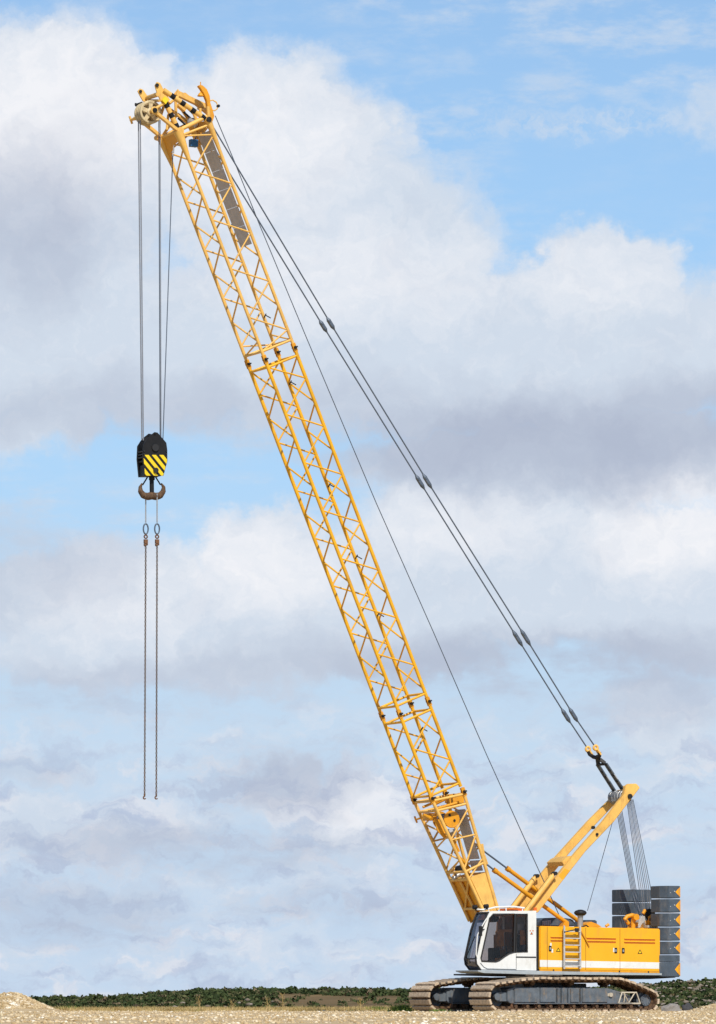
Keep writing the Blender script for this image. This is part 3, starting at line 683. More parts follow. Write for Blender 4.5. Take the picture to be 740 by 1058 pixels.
# interior
q = MB(); sx = at(528, 985, -1.3)
q.box((sx.x, -1.3, 1.85), (.5, .5, .14)); q.prism([V((sx.x + .15, -1.52, 1.9)), V((sx.x + .27, -1.52, 1.9)), V((sx.x + .42, -1.52, 2.62)), V((sx.x + .3, -1.52, 2.64))], (0, .45, 0)); q.box((sx.x + .4, -1.3, 2.75), (.1, .26, .2)); q.box((sx.x, -1.3, 1.65), (.3, .3, .3)); q.build('seat', 'seat', cab, bevel=.03)
q = MB(); q.box((sx.x - .65, -1.3, 1.95), (.22, .5, .5)); q.box((sx.x - .1, -1.62, 2.0), (.5, .1, .12)); q.tube((sx.x - .3, -1.6, 1.9), (sx.x - .33, -1.6, 2.25), .02); q.tube((sx.x - .3, -1.05, 1.9), (sx.x - .33, -1.05, 2.25), .02); q.split('control_console', 'black', cab, bevel=.02)
q = MB(); q.box((sx.x - .35, -.9, 2.2), (.2, .05, .9)); q.box((sx.x + .1, -.9, 1.9), (1.2, .05, .5)); q.box((sx.x + .28, -1.64, 2.55), (.2, .05, .5)); q.box((sx.x - .52, -1.5, 2.5), (.26, .12, .5)); q.box((sx.x - .3, -1.45, 2.78), (.5, .1, .1)); q.box((sx.x - .62, -1.66, 1.78), (.3, .06, .14)); q.box((sx.x + .02, -1.3, 3.3), (.9, .7, .06)); q.split('cab_lining_fill', 'inner', cab)  # lining panels, plus brown blocks added near the glass to catch sunlight
q = MB(); q.box((sx.x + .3, -1.5, 2.86), (.3, .03, .3)); q.build('sun_blind', 'steel', cab)
q = MB(); c = at(555.9, 980, yh + .1); q.prism(P([(554.3, 957.5), (557.6, 957.5), (557.6, 1002), (554.3, 1002)], yh + .1), (0, 1., 0)); q.build('gap_filler', 'rubber', cab)  # black slab put in for the dark gap between cab and housing
# machinery seen through the cab, at the boom foot
q = MB()
for y in (-.66, .66): q.prism(P([(512, 985), (514, 952), (524, 938), (534, 938), (546, 960), (552, 985)], y), (0, .05 if y > 0 else -.05, 0))
q.tube(at(520, 960, .6), at(530, 957, -.6), .1); q.build('boom_foot_bracket', 'fresh', deck)

# ------------------------------------------------------------------ undercarriage (slewed a little under the deck)
TT = R(32.) - TH
TL, TW, TG = 7.07, 1.25, 3.77
def arc(cx, cz, r, a0, a1, n): return [(cx + r * math.cos(R(a0 + (a1 - a0) * i / n)), cz + r * math.sin(R(a0 + (a1 - a0) * i / n))) for i in range(n + 1)]
ctrl = [(2.6, .03), (0, .03), (-2.9, .03)] + arc(-3.02, .53, .5, 268, 90 + 22, 10) + [(-2.2, 1.13), (-1.3, 1.2), (-.6, 1.18), (0, 1.2), (.7, 1.18), (1.3, 1.2), (2.0, 1.17), (2.6, 1.0)] + arc(3.1, .42, .40, 50, -92, 8)
def resample(c, n):
    P_ = [V((x, 0, z)) for x, z in c]; P_.append(P_[0]); L_ = [0]
    for a, b in zip(P_[:-1], P_[1:]): L_.append(L_[-1] + (b - a).length)
    out = []
    for i in range(n):
        t = L_[-1] * i / n
        k = max(j for j in range(len(L_)) if L_[j] <= t + 1e-9); k = min(k, len(P_) - 2)
        f = (t - L_[k]) / (L_[k + 1] - L_[k]); out.append(P_[k].lerp(P_[k + 1], f))
    return out, L_[-1]
_, tot = resample(ctrl, 10)
NS = round(tot / .272); loop, _ = resample(ctrl, NS)
pitch = tot / NS
def shoe_mesh(full=True):
    m = MB()
    m.box((0, 0, -.03), (pitch * .64, TW, .07)); m.box((-pitch * .1, 0, .006), (pitch * .3, TW * .97, .02)); m.box((0, 0, -.10), (pitch * 1.02, TW * .9, .03), mi=1)
    # links, on the inside of the chain
    for y in (-.34, .34): m.box((0, y, -.115), (pitch * .62, .1, .13), mi=1); m.box((pitch * .4, y * .8, -.10), (pitch * .5, .07, .09), mi=1)
    m.box((0, 0, -.14), (.06, .3, .08), mi=1)
    for y in (-.52, .52): m.box((.02, y, -.075), (pitch * .45, .14, .06), mi=1)
    return m
sm = shoe_mesh()
def mesh_of(mb, name, mats):
    o = mb.build(name, mats); me = o.data; bpy.data.objects.remove(o); return me
shoe_me = mesh_of(sm, 'track_shoe', ['shoe', 'soil'])
def shoe_mx(i):
    p = loop[i]; d = (loop[(i + 1) % NS] - loop[i - 1]).normalized()        # loop runs clockwise seen from the near side
    nrm = V((-d.z, 0, d.x)); nrm = nrm if True else nrm
    cen = V((0, 0, .55))
    if nrm.dot(p - V((0, 0, .6))) < 0: nrm = -nrm
    x = d; y = nrm.cross(x)
    mx = Matrix((x, y, nrm)).transposed().to_4x4(); mx.translation = p
    return mx
def crawler(yc, first):
    y0 = yc - TW / 2; m = MB()
    # side frame: box beam with recessed panels on the side one sees
    fr = [(-2.5, .30), (-2.62, .40), (-2.62, .78), (-2.3, .85), (1.5, .83), (2.15, .68), (2.5, .55), (2.5, .36), (2.3, .30)]
    m.prism([V((x, yc - .38, z)) for x, z in fr], (0, .76, 0))
    ys = yc - .38
    for x0, x1, z0, z1 in ((-2.35, -1.42, .34, .82), (-1.3, -.68, .34, .84), (-.05, .3, .34, .80), (.42, 1.48, .34, .82)):
        m.prism([V((x0, ys - .05, z0)), V((x1, ys - .05, z0)), V((x1, ys - .05, z1)), V((x0, ys - .05, z1))], (0, .07, 0))
    for x in (-.6, -.42, -.15, .36): m.box((x, ys - .04, .56), (.05, .1, .52))
    m.box((0, ys - .1, .30), (4.9, .12, .04))
    f = m.build('crawler_track', 'frame', crane, bevel=.015, label='near crawler track' if first else 'far crawler track')
    f.rotation_euler[2] = TT
    # sprocket, idler, rollers
    q = MB(); c = V((3.1, yc, .42))
    q.cyl(c, BL, .30, .5, 32); q.cyl(c - BL * .28, BL, .2, .2, 24)
    for k in range(16):
        t = k * math.pi / 8; q.box(c + V((math.cos(t) * .3, 0, math.sin(t) * .3)), (.09, .3, .09))
    for k in range(10):
        t = k * math.pi / 5; q.cyl(c + V((math.cos(t) * .15, -.39, math.sin(t) * .15)), BL, .018, .03, 6)
    q.build('drive_sprocket', 'frame', f)
    q = MB(); c = V((-3.02, yc, .53)); q.lathe(c, [(.1, -.14), (.34, -.1), (.36, -.16), (.38, -.16), (.4, -.08), (.4, .08), (.38, .16), (.36, .16), (.34, .1), (.1, .14)], 32, axis=BL); q.cyl(c, BL, .12, .8, 16); q.bar(c + V((0, -.3, 0)), c + V((.6, -.3, 0)), .06, .3, mi=1); q.bar(c + V((0, .3, 0)), c + V((.6, .3, 0)), .06, .3, mi=1)
    q.build('idler_wheel', ['frame', 'frame'], f)
    for k in range(11):
        q = MB(); c = V((-2.35 + k * .475, yc, .2)); q.lathe(c, [(.04, -.44), (.12, -.44), (.135, -.36), (.10, -.3), (.10, .3), (.135, .36), (.12, .44), (.04, .44)], 16, axis=BL); q.cyl(c - BL * .46, BL, .06, .12, 10, mi=1); q.build('track_roller', ['rust', 'soil'], f)
    for x in (-1.5, .1, 1.6):
        q = MB(); q.cyl((x, yc, 1.0), BL, .09, .5, 16); q.box((x, yc, .92), (.12, .3, .12)); q.build('carrier_roller', 'soil', f)
    # step bracket of bent tube
    q = MB(); yb = ys - .12
    A = [V((1.88, yb, .30)), V((2.02, yb, .68)), V((2.62, yb, .68)), V((2.78, yb, .30))]
    q.path([A[0], A[1], A[2], A[3]], .03); q.tube(A[0], A[3], .03); q.path([A[1].lerp(A[2], .1), V((2.3, yb, .32)), A[1].lerp(A[2], .9)], .025); q.path([V((2.1, yb, .34)), V((2.14, yb, .64))], .02)
    for p in (A[1], A[2]): q.tube(p, p + V((0, .14, 0)), .02)
    q.build('step_bracket', mat_tan, f)
    q = MB(); q.cyl((1.62, ys - .02, .6), BL, .075, .06, 16); q.box((1.55, ys - .01, .6), (.16, .03, .1)); q.build('inspection_cover', mat_tan, f)
    # chain of shoes
    keep = set(range(NS)) if first else set(sorted(range(NS), key=lambda i: loop[i].x)[:36])
    rest = MB()
    for i in range(NS):
        mx = shoe_mx(i); mx.translation += V((0, yc, 0))
        if i in keep:
            o = bpy.data.objects.new('track_shoe', shoe_me); col.objects.link(o); o.parent = f; o.matrix_local = mx
        else:
            o_ = len(rest.v); rest.v += [tuple(mx @ V(v)) for v in sm.v]; rest.f += [[o_ + k for k in fc] for fc in sm.f]; rest.sm += sm.sm; rest.mi += sm.mi
    if rest.v: tag(rest.build('track_shoe', ['shoe', 'soil'], f), kind='stuff')
    return f
mat_tan = mat('dusty_tan_tube', (.48, .42, .32), .7, var=.15)
crawler(-TG / 2, True); crawler(TG / 2, False)
m = MB(); m.box((0, 0, .78), (2.6, 2.6, .42)); m.box((-1.0, 0, .7), (.5, 3.1, .34)); m.box((1.0, 0, .7), (.5, 3.1, .34)); m.cyl((0, 0, 1.06), (0, 0, 1), 1.05, .16, 40)
cbd = m.build('undercarriage_body', 'frame', crane, bevel=.02); cbd.rotation_euler[2] = TT
m = MB(); m.cyl((0, 0, 1.21), (0, 0, 1), .98, .18, 40); m.build('slewing_ring', 'steel', crane)

# ================================================================== hoist ropes, hook block, slings
hb = at(159, 470, 0)
block = empty('hook_block', cw(hb), TH, 'black hook block with yellow warning stripes hanging under the boom tip', 'hook block')
def hr(name, a, ya, b, yb, r, mt='rope_lt'):
    m = MB(); m.tube(at(*a, ya), at(*b, yb), r, n=6); return m.build(name, mt, crane)
hr('hoist_rope', (143.0, 116), -.1, (146.6, 455), .1, .022); hr('hoist_rope', (144.9, 116), -.2, (148.2, 455), .0, .022)
hr('hoist_rope', (164.3, 124), -.2, (165.6, 456), -.2, .018, 'rope'); hr('hoist_rope', (165.6, 124), -.28, (166.6, 456), -.25, .015)
hr('hoist_rope', (178.6, 160), .3, (168.4, 456), -.2, .018, 'rope')
off = hb
npl = [(160, 446.4), (163, 447), (172, 457.5), (173, 465), (173, 476.5), (169, 491.6), (149.4, 491.6), (147.6, 473), (148.2, 459.5), (153, 452)]
npp = P(npl, -.28)
m = MB(); m.prism(npp, (0, .05, 0)); m.prism(shift(npp, .23), (0, .05, 0))
for x, y in ((160, 449), (171, 476), (150, 476)): c = at(x, y, -.28); m.tube(c, c + V((0, .56, 0)), .04)
m.prism([V((p.x, -.23, p.z)) for p in P([(150, 480), (171, 480), (168.4, 491.4), (150, 491.4)], -.28)], (0, .46, 0))
for y in (-.12, .02, .16):
    c = at(160.5, 462.5, -.28); m.lathe((c.x, y, c.z), [(.05, -.05), (.36, -.03), (.4, -.05), (.36, 0), (.4, .05), (.36, .03), (.05, .05)], 32, axis=BL)
bodyb = m.build('block_frame', 'black', block, origin=off)
m = MB()
for x in (149, 172):
    for y in (466, 469, 472): c = at(x, y, -.28); m.tube(c - BL * .03, c + V((0, .58, 0)), .03, n=6)
m.cyl(at(160.5, 462.5, -.3), BL, .12, .07, 20); m.cyl(at(161, 486, -.3), BL, .09, .08, 18); m.split('shaft_cap', 'rubber', block, origin=off)
# stripes clipped to the lower panel
def clip(poly, a, b):      # keep the left side of a->b
    out = []
    for i in range(len(poly)):
        p, q = poly[i], poly[(i + 1) % len(poly)]
        sp = (b[0] - a[0]) * (p[1] - a[1]) - (b[1] - a[1]) * (p[0] - a[0]); sq = (b[0] - a[0]) * (q[1] - a[1]) - (b[1] - a[1]) * (q[0] - a[0])
        if sp >= 0: out.append(p)
        if sp * sq < 0: t = sp / (sp - sq); out.append((p[0] + (q[0] - p[0]) * t, p[1] + (q[1] - p[1]) * t))
    return out
pan = [(148.3, 470), (172.6, 470), (172.6, 477), (168.6, 491.4), (150.0, 491.4)]
m = MB()
for k in range(-3, 4):
    x0_ = 148.6 + k * 7.6; st = [(x0_, 469), (x0_ + 4.3, 469), (x0_ + 4.3 + 18.5, 492), (x0_ + 18.5, 492)]
    for i in range(len(pan)):
        if st: st = clip(st, pan[i], pan[(i + 1) % len(pan)])
    if len(st) > 2: m.prism(P(st, -.288), (0, .012, 0))
m.build('warning_stripes', 'ybright', block, origin=off)
# ramshorn hook
m = MB(); m.tube(at(156.8, 490, 0), at(157, 512, 0), .075, n=12); m.tube(at(157, 490, 0), at(157, 496, 0), .1, n=12, mi=0)
m.tube(at(152.5, 493, 0), at(147.5, 501, 0), .025); m.tube(at(161, 493, 0), at(166, 501, 0), .025)
m.build('hook_shank', 'black', block, origin=off)
m = MB(); hp = [(146.6, 500), (145, 503.5), (145.4, 508), (148.5, 512), (153, 513), (157, 512), (161, 513), (165.5, 512), (168.6, 508), (169.2, 503.5), (167, 500)]
rr = [.03, .06, .09, .11, .125, .13, .125, .11, .09, .06, .03]
pp = [at(x, y, 0) for x, y in hp]
for i in range(len(pp) - 1): m.tube(pp[i], pp[i + 1], rr[i], rr[i + 1], n=12)
for p, r_ in zip(pp, rr): m.lathe(p, [(.001, -r_), (r_ * .7, -r_ * .7), (r_, 0), (r_ * .7, r_ * .7), (.001, r_)], 12)
m.build('ramshorn_hook', 'soil', block, origin=off)
def sling(xt, xb, y, label):
    o0 = at(xt, 515, y); e = empty('chain_sling', cw(o0), TH, label, 'chain sling', 'chain slings hanging from the hook')
    m = MB(); m.path([at(xt, 510, y), at(xt, 525, y), at(xt, 540, y)], .022, 6); m.build('loop_rope', 'steel', e, origin=o0)
    m = MB(); pts = [at(xt, 546.5, y) + V((math.cos(t) * .085, 0, math.sin(t) * .17)) for t in [2 * math.pi * i / 20 for i in range(20)]]; m.path(pts, .026, 6, closed=True); m.build('master_link', 'rope', e, origin=o0)
    m = MB(); m.torus(at(xt, 554.5, y), BL, .055, .025, 12, 6); m.box(at(xt, 559.5, y), (.12, .1, .14)); m.tube(at(xt - 1.6, 563.5, y), at(xt + 1.6, 562, y), .045); m.build('coupling', 'rust', e, origin=o0)
    a, b = at(xt, 563, y), at(xb, 822, y); n = int((b - a).length / .072); m = MB()
    for i in range(n):
        c = a.lerp(b, (i + .5) / n); w = V((1, 0, 0)) if i % 2 else V((0, 1, 0))
        if i % 2: w = V((.9, .43, 0))
        pts = [c + w * math.cos(t) * .03 + V((0, 0, 1)) * math.sin(t) * .044 for t in [2 * math.pi * k / 8 for k in range(8)]]
        m.path(pts, .0145, 4, closed=True)
    m.build('chain', 'chain', e, origin=o0)
    m = MB(); c = at(xb, 823.5, y); m.torus(c + V((0, 0, -.02)), BL, .045, .022, 10, 6, a0=-2.6, a1=1.9); m.tube(c + V((0, 0, .12)), c + V((0, 0, .02)), .03); m.build('end_hook', 'rust', e, origin=o0)
sling(150.7, 149.5, .1, 'left-hand rusty chain sling hanging straight down from the hook')
sling(162.4, 161.6, -.1, 'right-hand thicker looking chain sling hanging straight down from the hook')

# ================================================================== ground
def sstep(a, b, x):
    t = np.clip((x - a) / (b - a), 0, 1); return t * t * (3 - 2 * t)
def gz(x, y):
    x = np.asarray(x, float); y = np.asarray(y, float)
    z = .018 * np.sin(x * 1.3 + y * .21) + .02 * np.sin(x * .53 - y * .33 + 1) + .012 * np.sin(x * 2.9 + y * .8)
    z = z * sstep(0, 60, y)
    near = np.exp(-(((x - OX) / 6) ** 2 + ((y - D) / 7) ** 2) ** 2); z = z * (1 - near)
    z += .46 * np.exp(-((x + 11.7) / 1.05) ** 2 - ((y - 178) / 3.5) ** 2) + .26 * np.exp(-((x + 12.4) / 1.6) ** 2 - ((y - 180) / 5.) ** 2)
    z += .62 * sstep(11.2, 14.6, x) * np.exp(-((y - 184) / 9) ** 2)
    a_ = (x - OX) * math.cos(R(32)) + (y - D) * math.sin(R(32)); b_ = -(x - OX) * math.sin(R(32)) + (y - D) * math.cos(R(32))
    z += (.085 + .02 * np.sin(a_ * 5.1)) * np.exp(-((b_ + 2.78) / .2) ** 2) * (1 - sstep(3.4, 4.1, np.abs(a_)))
    z += .05 * np.exp(-((a_ + 3.85) / .22) ** 2) * ((np.abs(b_ + 1.885) < .8) | (np.abs(b_ - 1.885) < .8))
    z -= 8 * sstep(222, 560, y) + 0 * y
    return z
def grid_obj(name, xs, ys, zf, mt):
    X, Y = np.meshgrid(xs, ys); Z = zf(X, Y); n, k = X.shape
    co = np.stack([X, Y, Z], -1).reshape(-1, 3); idx = np.arange(n * k).reshape(n, k)
    fs = np.stack([idx[:-1, :-1], idx[:-1, 1:], idx[1:, 1:], idx[1:, :-1]], -1).reshape(-1, 4)
    me = bpy.data.meshes.new(name); me.vertices.add(len(co)); me.vertices.foreach_set('co', co.ravel())
    me.loops.add(fs.size); me.loops.foreach_set('vertex_index', fs.ravel().astype(np.int32))
    me.polygons.add(len(fs)); me.polygons.foreach_set('loop_start', np.arange(0, fs.size, 4, dtype=np.int32))
    me.update(calc_edges=True); me.polygons.foreach_set('use_smooth', np.ones(len(fs), bool)); me.materials.append(mt)
    o = bpy.data.objects.new(name, me); col.objects.link(o); return o
def ground_mat():
    m, nt, b = nt_mat('dry_gravelly_earth'); N, L = nt.nodes, nt.links
    tc = N.new('ShaderNodeTexCoord')
    def noi(s, d=8): n = N.new('ShaderNodeTexNoise'); n.inputs['Scale'].default_value = s; n.inputs['Detail'].default_value = d; n.inputs['Roughness'].default_value = .7; L.new(tc.outputs['Object'], n.inputs['Vector']); return n
    n1, n2 = noi(.35), noi(6.)
    r = N.new('ShaderNodeValToRGB'); e = r.color_ramp.elements; e[0].position = .32; e[0].color = (.35, .25, .125, 1); e[1].position = .68; e[1].color = (.60, .48, .31, 1)
    k = e.new(.5); k.color = (.48, .36, .205, 1)
    mx = N.new('ShaderNodeMath'); mx.operation = 'MULTIPLY_ADD'; mx.inputs[1].default_value = .6; L.new(n2.outputs[0], mx.inputs[0])
    m4 = N.new('ShaderNodeMath'); m4.operation = 'MULTIPLY'; m4.inputs[1].default_value = .4; L.new(n1.outputs[0], m4.inputs[0]); L.new(m4.outputs[0], mx.inputs[2])
    L.new(mx.outputs[0], r.inputs[0]); L.new(r.outputs[0], b.inputs['Base Color']); b.inputs['Roughness'].default_value = .95; b.inputs['Specular IOR Level'].default_value = .1
    bp_ = N.new('ShaderNodeBump'); bp_.inputs['Distance'].default_value = .03; bp_.inputs['Strength'].default_value = .8; L.new(n2.outputs[0], bp_.inputs['Height']); L.new(bp_.outputs[0], b.inputs['Normal'])
    return m
xs = np.concatenate([-np.geomspace(12000, 22, 30), np.linspace(-20, 20, 161), np.geomspace(22, 12000, 30)])
ys = np.concatenate([[-3000, -600, -100, -20], np.linspace(0, 70, 30), np.linspace(71, 225, 230), np.geomspace(228, 20000, 60)])
g = grid_obj('ground', xs, ys, gz, ground_mat()); tag(g, 'dry tan earth and gravel plateau', kind='structure')

# loose stones
def ico():
    bm = bmesh.new(); bmesh.ops.create_icosphere(bm, subdivisions=1, radius=1); v = np.array([p.co[:] for p in bm.verts]); f = np.array([[q.index for q in p.verts] for p in bm.faces]); bm.free(); return v, f
iv, if_ = ico()
def tri_obj(name, co, fs, mt, smooth=False):
    me = bpy.data.meshes.new(name); me.vertices.add(len(co)); me.vertices.foreach_set('co', co.ravel()); k = fs.shape[1]
    me.loops.add(fs.size); me.loops.foreach_set('vertex_index', fs.ravel().astype(np.int32)); me.polygons.add(len(fs)); me.polygons.foreach_set('loop_start', np.arange(0, fs.size, k, dtype=np.int32))
    me.update(calc_edges=True); me.materials.append(mt); o = bpy.data.objects.new(name, me); col.objects.link(o); return o
def cell_mat(name, cols, scale, rough=.9, trans=0.):
    """one colour per clump: voronoi cells pick from a ramp"""
    m, nt, b = nt_mat(name); N, L = nt.nodes, nt.links
    tc = N.new('ShaderNodeTexCoord'); v = N.new('ShaderNodeTexVoronoi'); v.inputs['Scale'].default_value = scale; L.new(tc.outputs['Object'], v.inputs['Vector'])
    sp = N.new('ShaderNodeSeparateColor'); L.new(v.outputs['Color'], sp.inputs[0])
    r = N.new('ShaderNodeValToRGB'); e = r.color_ramp.elements; n = len(cols)
    while len(e) < n: e.new(.5)
    for i, (p, c) in enumerate(cols): e[i].position = p; e[i].color = (*c, 1)
    L.new(sp.outputs[0], r.inputs[0]); L.new(r.outputs[0], b.inputs['Base Color']); b.inputs['Roughness'].default_value = rough; b.inputs['Specular IOR Level'].default_value = .15
    return m
def stones(n, xr_, yr_, smin, smax, name, mt, filt=None, p=2.2):
    y = np.sqrt(rng.uniform(yr_[0] ** 2, yr_[1] ** 2, n)); x = rng.uniform(-1, 1, n) * (y * xr_)
    if filt is not None: k = filt(x, y); x, y = x[k], y[k]; n = len(x)
    s = smin + (smax - smin) * rng.random(n) ** p
    a = rng.uniform(0, 6.28, n); sc3 = np.stack([s * rng.uniform(.7, 1.5, n), s * rng.uniform(.7, 1.3, n), s * rng.uniform(.45, .9, n)], -1)
    v = iv[None] * (1 + rng.uniform(-.22, .22, (n, len(iv), 1))) * sc3[:, None]
    c, s2 = np.cos(a)[:, None], np.sin(a)[:, None]
    vx, vy = v[..., 0] * c - v[..., 1] * s2, v[..., 0] * s2 + v[..., 1] * c
    z = gz(x, y)
    co = np.stack([vx + x[:, None], vy + y[:, None], v[..., 2] + (z + s * .12)[:, None]], -1).reshape(-1, 3)
    fs = (if_[None] + (np.arange(n) * len(iv))[:, None, None]).reshape(-1, 3)
    return tri_obj(name, co, fs, mt)
stone_m = cell_mat('mixed_gravel', [(0., (.36, .25, .12)), (.3, (.48, .35, .185)), (.7, (.58, .45, .265)), (.92, (.72, .61, .43)), (1., (.82, .76, .64))], 5.)
st = stones(58000, .105, (74, 222), .008, .05, 'loose_gravel', stone_m, p=2.6); tag(st, 'pale and tan stones strewn over the dry earth', 'gravel', kind='stuff')
# coarse stones on the two spoil heaps
hf = lambda x, y: (gz(x, y) > .13)
stc = stones(150000, .078, (168, 196), .012, .08, 'rubble', stone_m, filt=hf, p=2.2); tag(stc, 'coarse pale rubble covering the low heaps at both edges', 'rubble', kind='stuff')

# dry grass along the plateau edge
def blades(n, pts, hmin, hmax, w, name, mt, lean=.35):
    x, y = pts; n = len(x); z = gz(x, y); h = rng.uniform(hmin, hmax, n) * rng.uniform(.5, 1., n); a = rng.uniform(0, 6.28, n); le = rng.normal(0, lean, (n, 2)) * h[:, None]
    dx, dy = np.cos(a) * w, np.sin(a) * w
    b0 = np.stack([x - dx, y - dy, z - .02], -1); b1 = np.stack([x + dx, y + dy, z - .02], -1); m0 = np.stack([x - dx * .7 + le[:, 0] * .4, y - dy * .7 + le[:, 1] * .4, z + h * .55], -1); m1 = np.stack([x + dx * .7 + le[:, 0] * .4, y + dy * .7 + le[:, 1] * .4, z + h * .55], -1); t = np.stack([x + le[:, 0], y + le[:, 1], z + h], -1)
    co = np.stack([b0, b1, m1, m0, t], 1).reshape(-1, 3); k = np.arange(n)[:, None] * 5
    fs = np.concatenate([k + [0, 1, 2], k + [0, 2, 3], k + [3, 2, 4]]).reshape(-1, 3)
    return tri_obj(name, co, fs, mt)
def clumped(n, x0, x1, y0, y1, spread, per):
    m_ = n // per; cx, cy = rng.uniform(x0, x1, m_), rng.uniform(y0, y1, m_)
    return np.repeat(cx, per) + rng.normal(0, spread, m_ * per), np.repeat(cy, per) + rng.normal(0, spread, m_ * per)
dry = cell_mat('dry_grass_blades', [(0., (.30, .20, .07)), (.5, (.46, .33, .13)), (.85, (.58, .45, .22)), (1., (.28, .26, .08))], 1.6)
px_, py_ = clumped(52000, -22, 3.2, 186, 219, .16, 28)
px2, py2 = clumped(11000, -22, 22, 200, 219, .14, 22)
g1 = blades(0, (np.concatenate([px_, px2]), np.concatenate([py_, py2])), .06, .24, .008, 'dry_grass', dry); tag(g1, 'fringe of dry straw-coloured grass behind the gravel', 'grass', kind='stuff')
green = cell_mat('green_weed_leaves', [(0., (.06, .10, .02)), (.5, (.11, .17, .03)), (1., (.20, .25, .06))], 5.)
def weed_patch(px0, px1, y, n, h, label):
    x0 = (px0 - 370) / F * y; x1 = (px1 - 370) / F * y; cx = (x0 + x1) / 2; k = n
    xx = rng.normal(cx, (x1 - x0) / 4, k); yy = rng.normal(y, .4, k)
    o = blades(0, (xx, yy), h * .4, h, .02, 'weed_clump', green, .5)
    o.data.transform(Matrix.Translation((-cx, -y, 0))); o.location = (cx, y, 0)
    return tag(o, label, 'weeds', 'green weeds on the plateau edge')
weed_patch(383, 400, 190, 500, .24, 'low green weed clump in the grass a few steps left of the far track')
weed_patch(405, 424, 184, 900, .34, 'leafy green weed clump right beside the front of the far track')
weed_patch(446, 462, 176, 360, .16, 'small green weed clump in front of the far track')
weed_patch(58, 84, 196, 600, .26, 'green weed clump at the foot of the left rubble heap')
# tall dry stalks
def stalk(px, py, y, label):
    x = (px - 370) / F * y; z0 = float(gz(x, y)); h = H + (HY - py) / F * y - z0; e = empty('dry_stalk', (x, y, z0), 0, label, 'dry plant', 'tall dry stalks'); m = MB()
    top = V((random.uniform(-.05, .05), 0, h)); m.path([V((0, 0, 0)), V((.02, 0, h * .5)), top], .012, 5)
    m.build('stem', dry, e); m = MB()
    for k in range(26):
        f = random.uniform(.25, 1.); c = V((.02, 0, 0)).lerp(top, f); a = random.uniform(0, 6.28); L_ = random.uniform(.05, .16) * (1.2 - f * .6); q = c + V((math.cos(a) * L_, math.sin(a) * L_, L_ * .8))
        m.tube(c, q, .004, .003, n=3); m.tube(q, q + V((0, 0, .04)), .008, .003, n=4)
    m.build('seed_head', dry, e)
for px, py, l in ((206, 1031, 'dry stalk standing farthest left above the grass'), (276, 1032, 'short dry stalk below the left side of the brown field'), (292, 1028, 'tallest dry stalk, its top reaching the wooded slope'), (372, 1033, 'thin dry stalk nearest to the far track'), (240, 1034, 'lowest of the dry stalks, under the dark woods')):
    stalk(px, py, 196, l)
# rocks at the right
def rock(px, py, y, sx, sz, mt, label, cat):
    x = (px - 370) / F * y; z = float(gz(x, y)); bm = bmesh.new(); bmesh.ops.create_icosphere(bm, subdivisions=3, radius=1)
    for v in bm.verts:
        n_ = noise.noise(v.co * 1.6 + V((px, 0, 0))) * .28 + noise.noise(v.co * 4 + V((px, 3, 0))) * .1
        v.co = v.co * (1 + n_); v.co.x *= sx; v.co.y *= sx * .8; v.co.z *= sz
    me = bpy.data.meshes.new('boulder'); bm.to_mesh(me); bm.free(); me.materials.append(M[mt]); o = bpy.data.objects.new('boulder', me); o.location = (x, y, z + sz * .15); col.objects.link(o); tag(o, label, cat, 'boulders behind the tracks')
rock(694, 1041, 186, .36, .25, 'rock', 'low rounded grey boulder on the ground behind the near track', 'boulder')
rock(710, 1040, 188, .2, .22, 'rockd', 'small dark jagged boulder to the right of the grey one', 'boulder')

# ================================================================== hills with scrub
rx = np.array([-400, 0, 40, 80, 120, 150, 200, 250, 300, 350, 430, 520, 600, 640, 680, 700, 740, 1000]); ry = np.array([1030, 1031, 1030.5, 1029.5, 1028, 1025.5, 1022, 1022, 1020.5, 1020, 1021.5, 1023, 1021, 1018, 1015.5, 1013.6, 1011, 1006])
def hz(x, y):
    px = 370 + F * x / np.maximum(y, 1); r = np.interp(px, rx, ry); ridge = (HY - r) / F * 1500 + H - 1.3
    s_ = sstep(1080, 1500, y) * (1 - .9 * sstep(1520, 1900, y)); e_ = 1 - sstep(420, 690, np.abs(x)); return -9.5 + (4.5 * sstep(905, 1050, y) + (ridge + 5) * s_ + .25 * np.sin(x * .11 + y * .05) * s_ - 4 * sstep(1900, 2400, y)) * e_
hill_m = mat('dry_hill_earth', (.15, .10, .045), .95, var=.35, dirt=(.075, .08, .03), dirt_amt=.4, scale=.03, spec=.1)
hill = grid_obj('hills', np.linspace(-700, 700, 300), np.concatenate([np.linspace(900, 1560, 110), np.linspace(1580, 2500, 30)]), hz, hill_m); tag(hill, 'low scrubby hills on the horizon', kind='structure')
n = 28000
y = rng.uniform(1180, 1530, n); x = rng.uniform(-.125, .125, n) * y
pxs = 370 + F * x / y
dens = np.array([noise.noise(V((a * .05, b * .018, 3))) for a, b in zip(x, y)])
zc = hz(x, y); rowy = HY - (zc - H) / y * F
brown = (pxs > 285) & (pxs < 450) & (rowy > 1029.5 + 5 * dens)
keep = ((dens > -.24) | (rng.random(n) < .25)) & (~brown | (rng.random(n) < .05))
x, y, zc, pxs = x[keep], y[keep], zc[keep], pxs[keep]; n = len(x)
sz = rng.uniform(.6, 1.5, n) * rng.choice([.6, .9, 1.3], n, p=[.45, .4, .15])
K = 26
d3 = rng.normal(size=(n, K, 3)); d3 /= np.linalg.norm(d3, axis=-1, keepdims=True); d3 *= rng.uniform(.55, 1.05, (n, K, 1)); d3[..., 2] = np.abs(d3[..., 2]) * .85
c = np.stack([x, y, zc], -1)[:, None] + d3 * (sz[:, None, None] * np.array([1.15, 1.15, 1.0]))
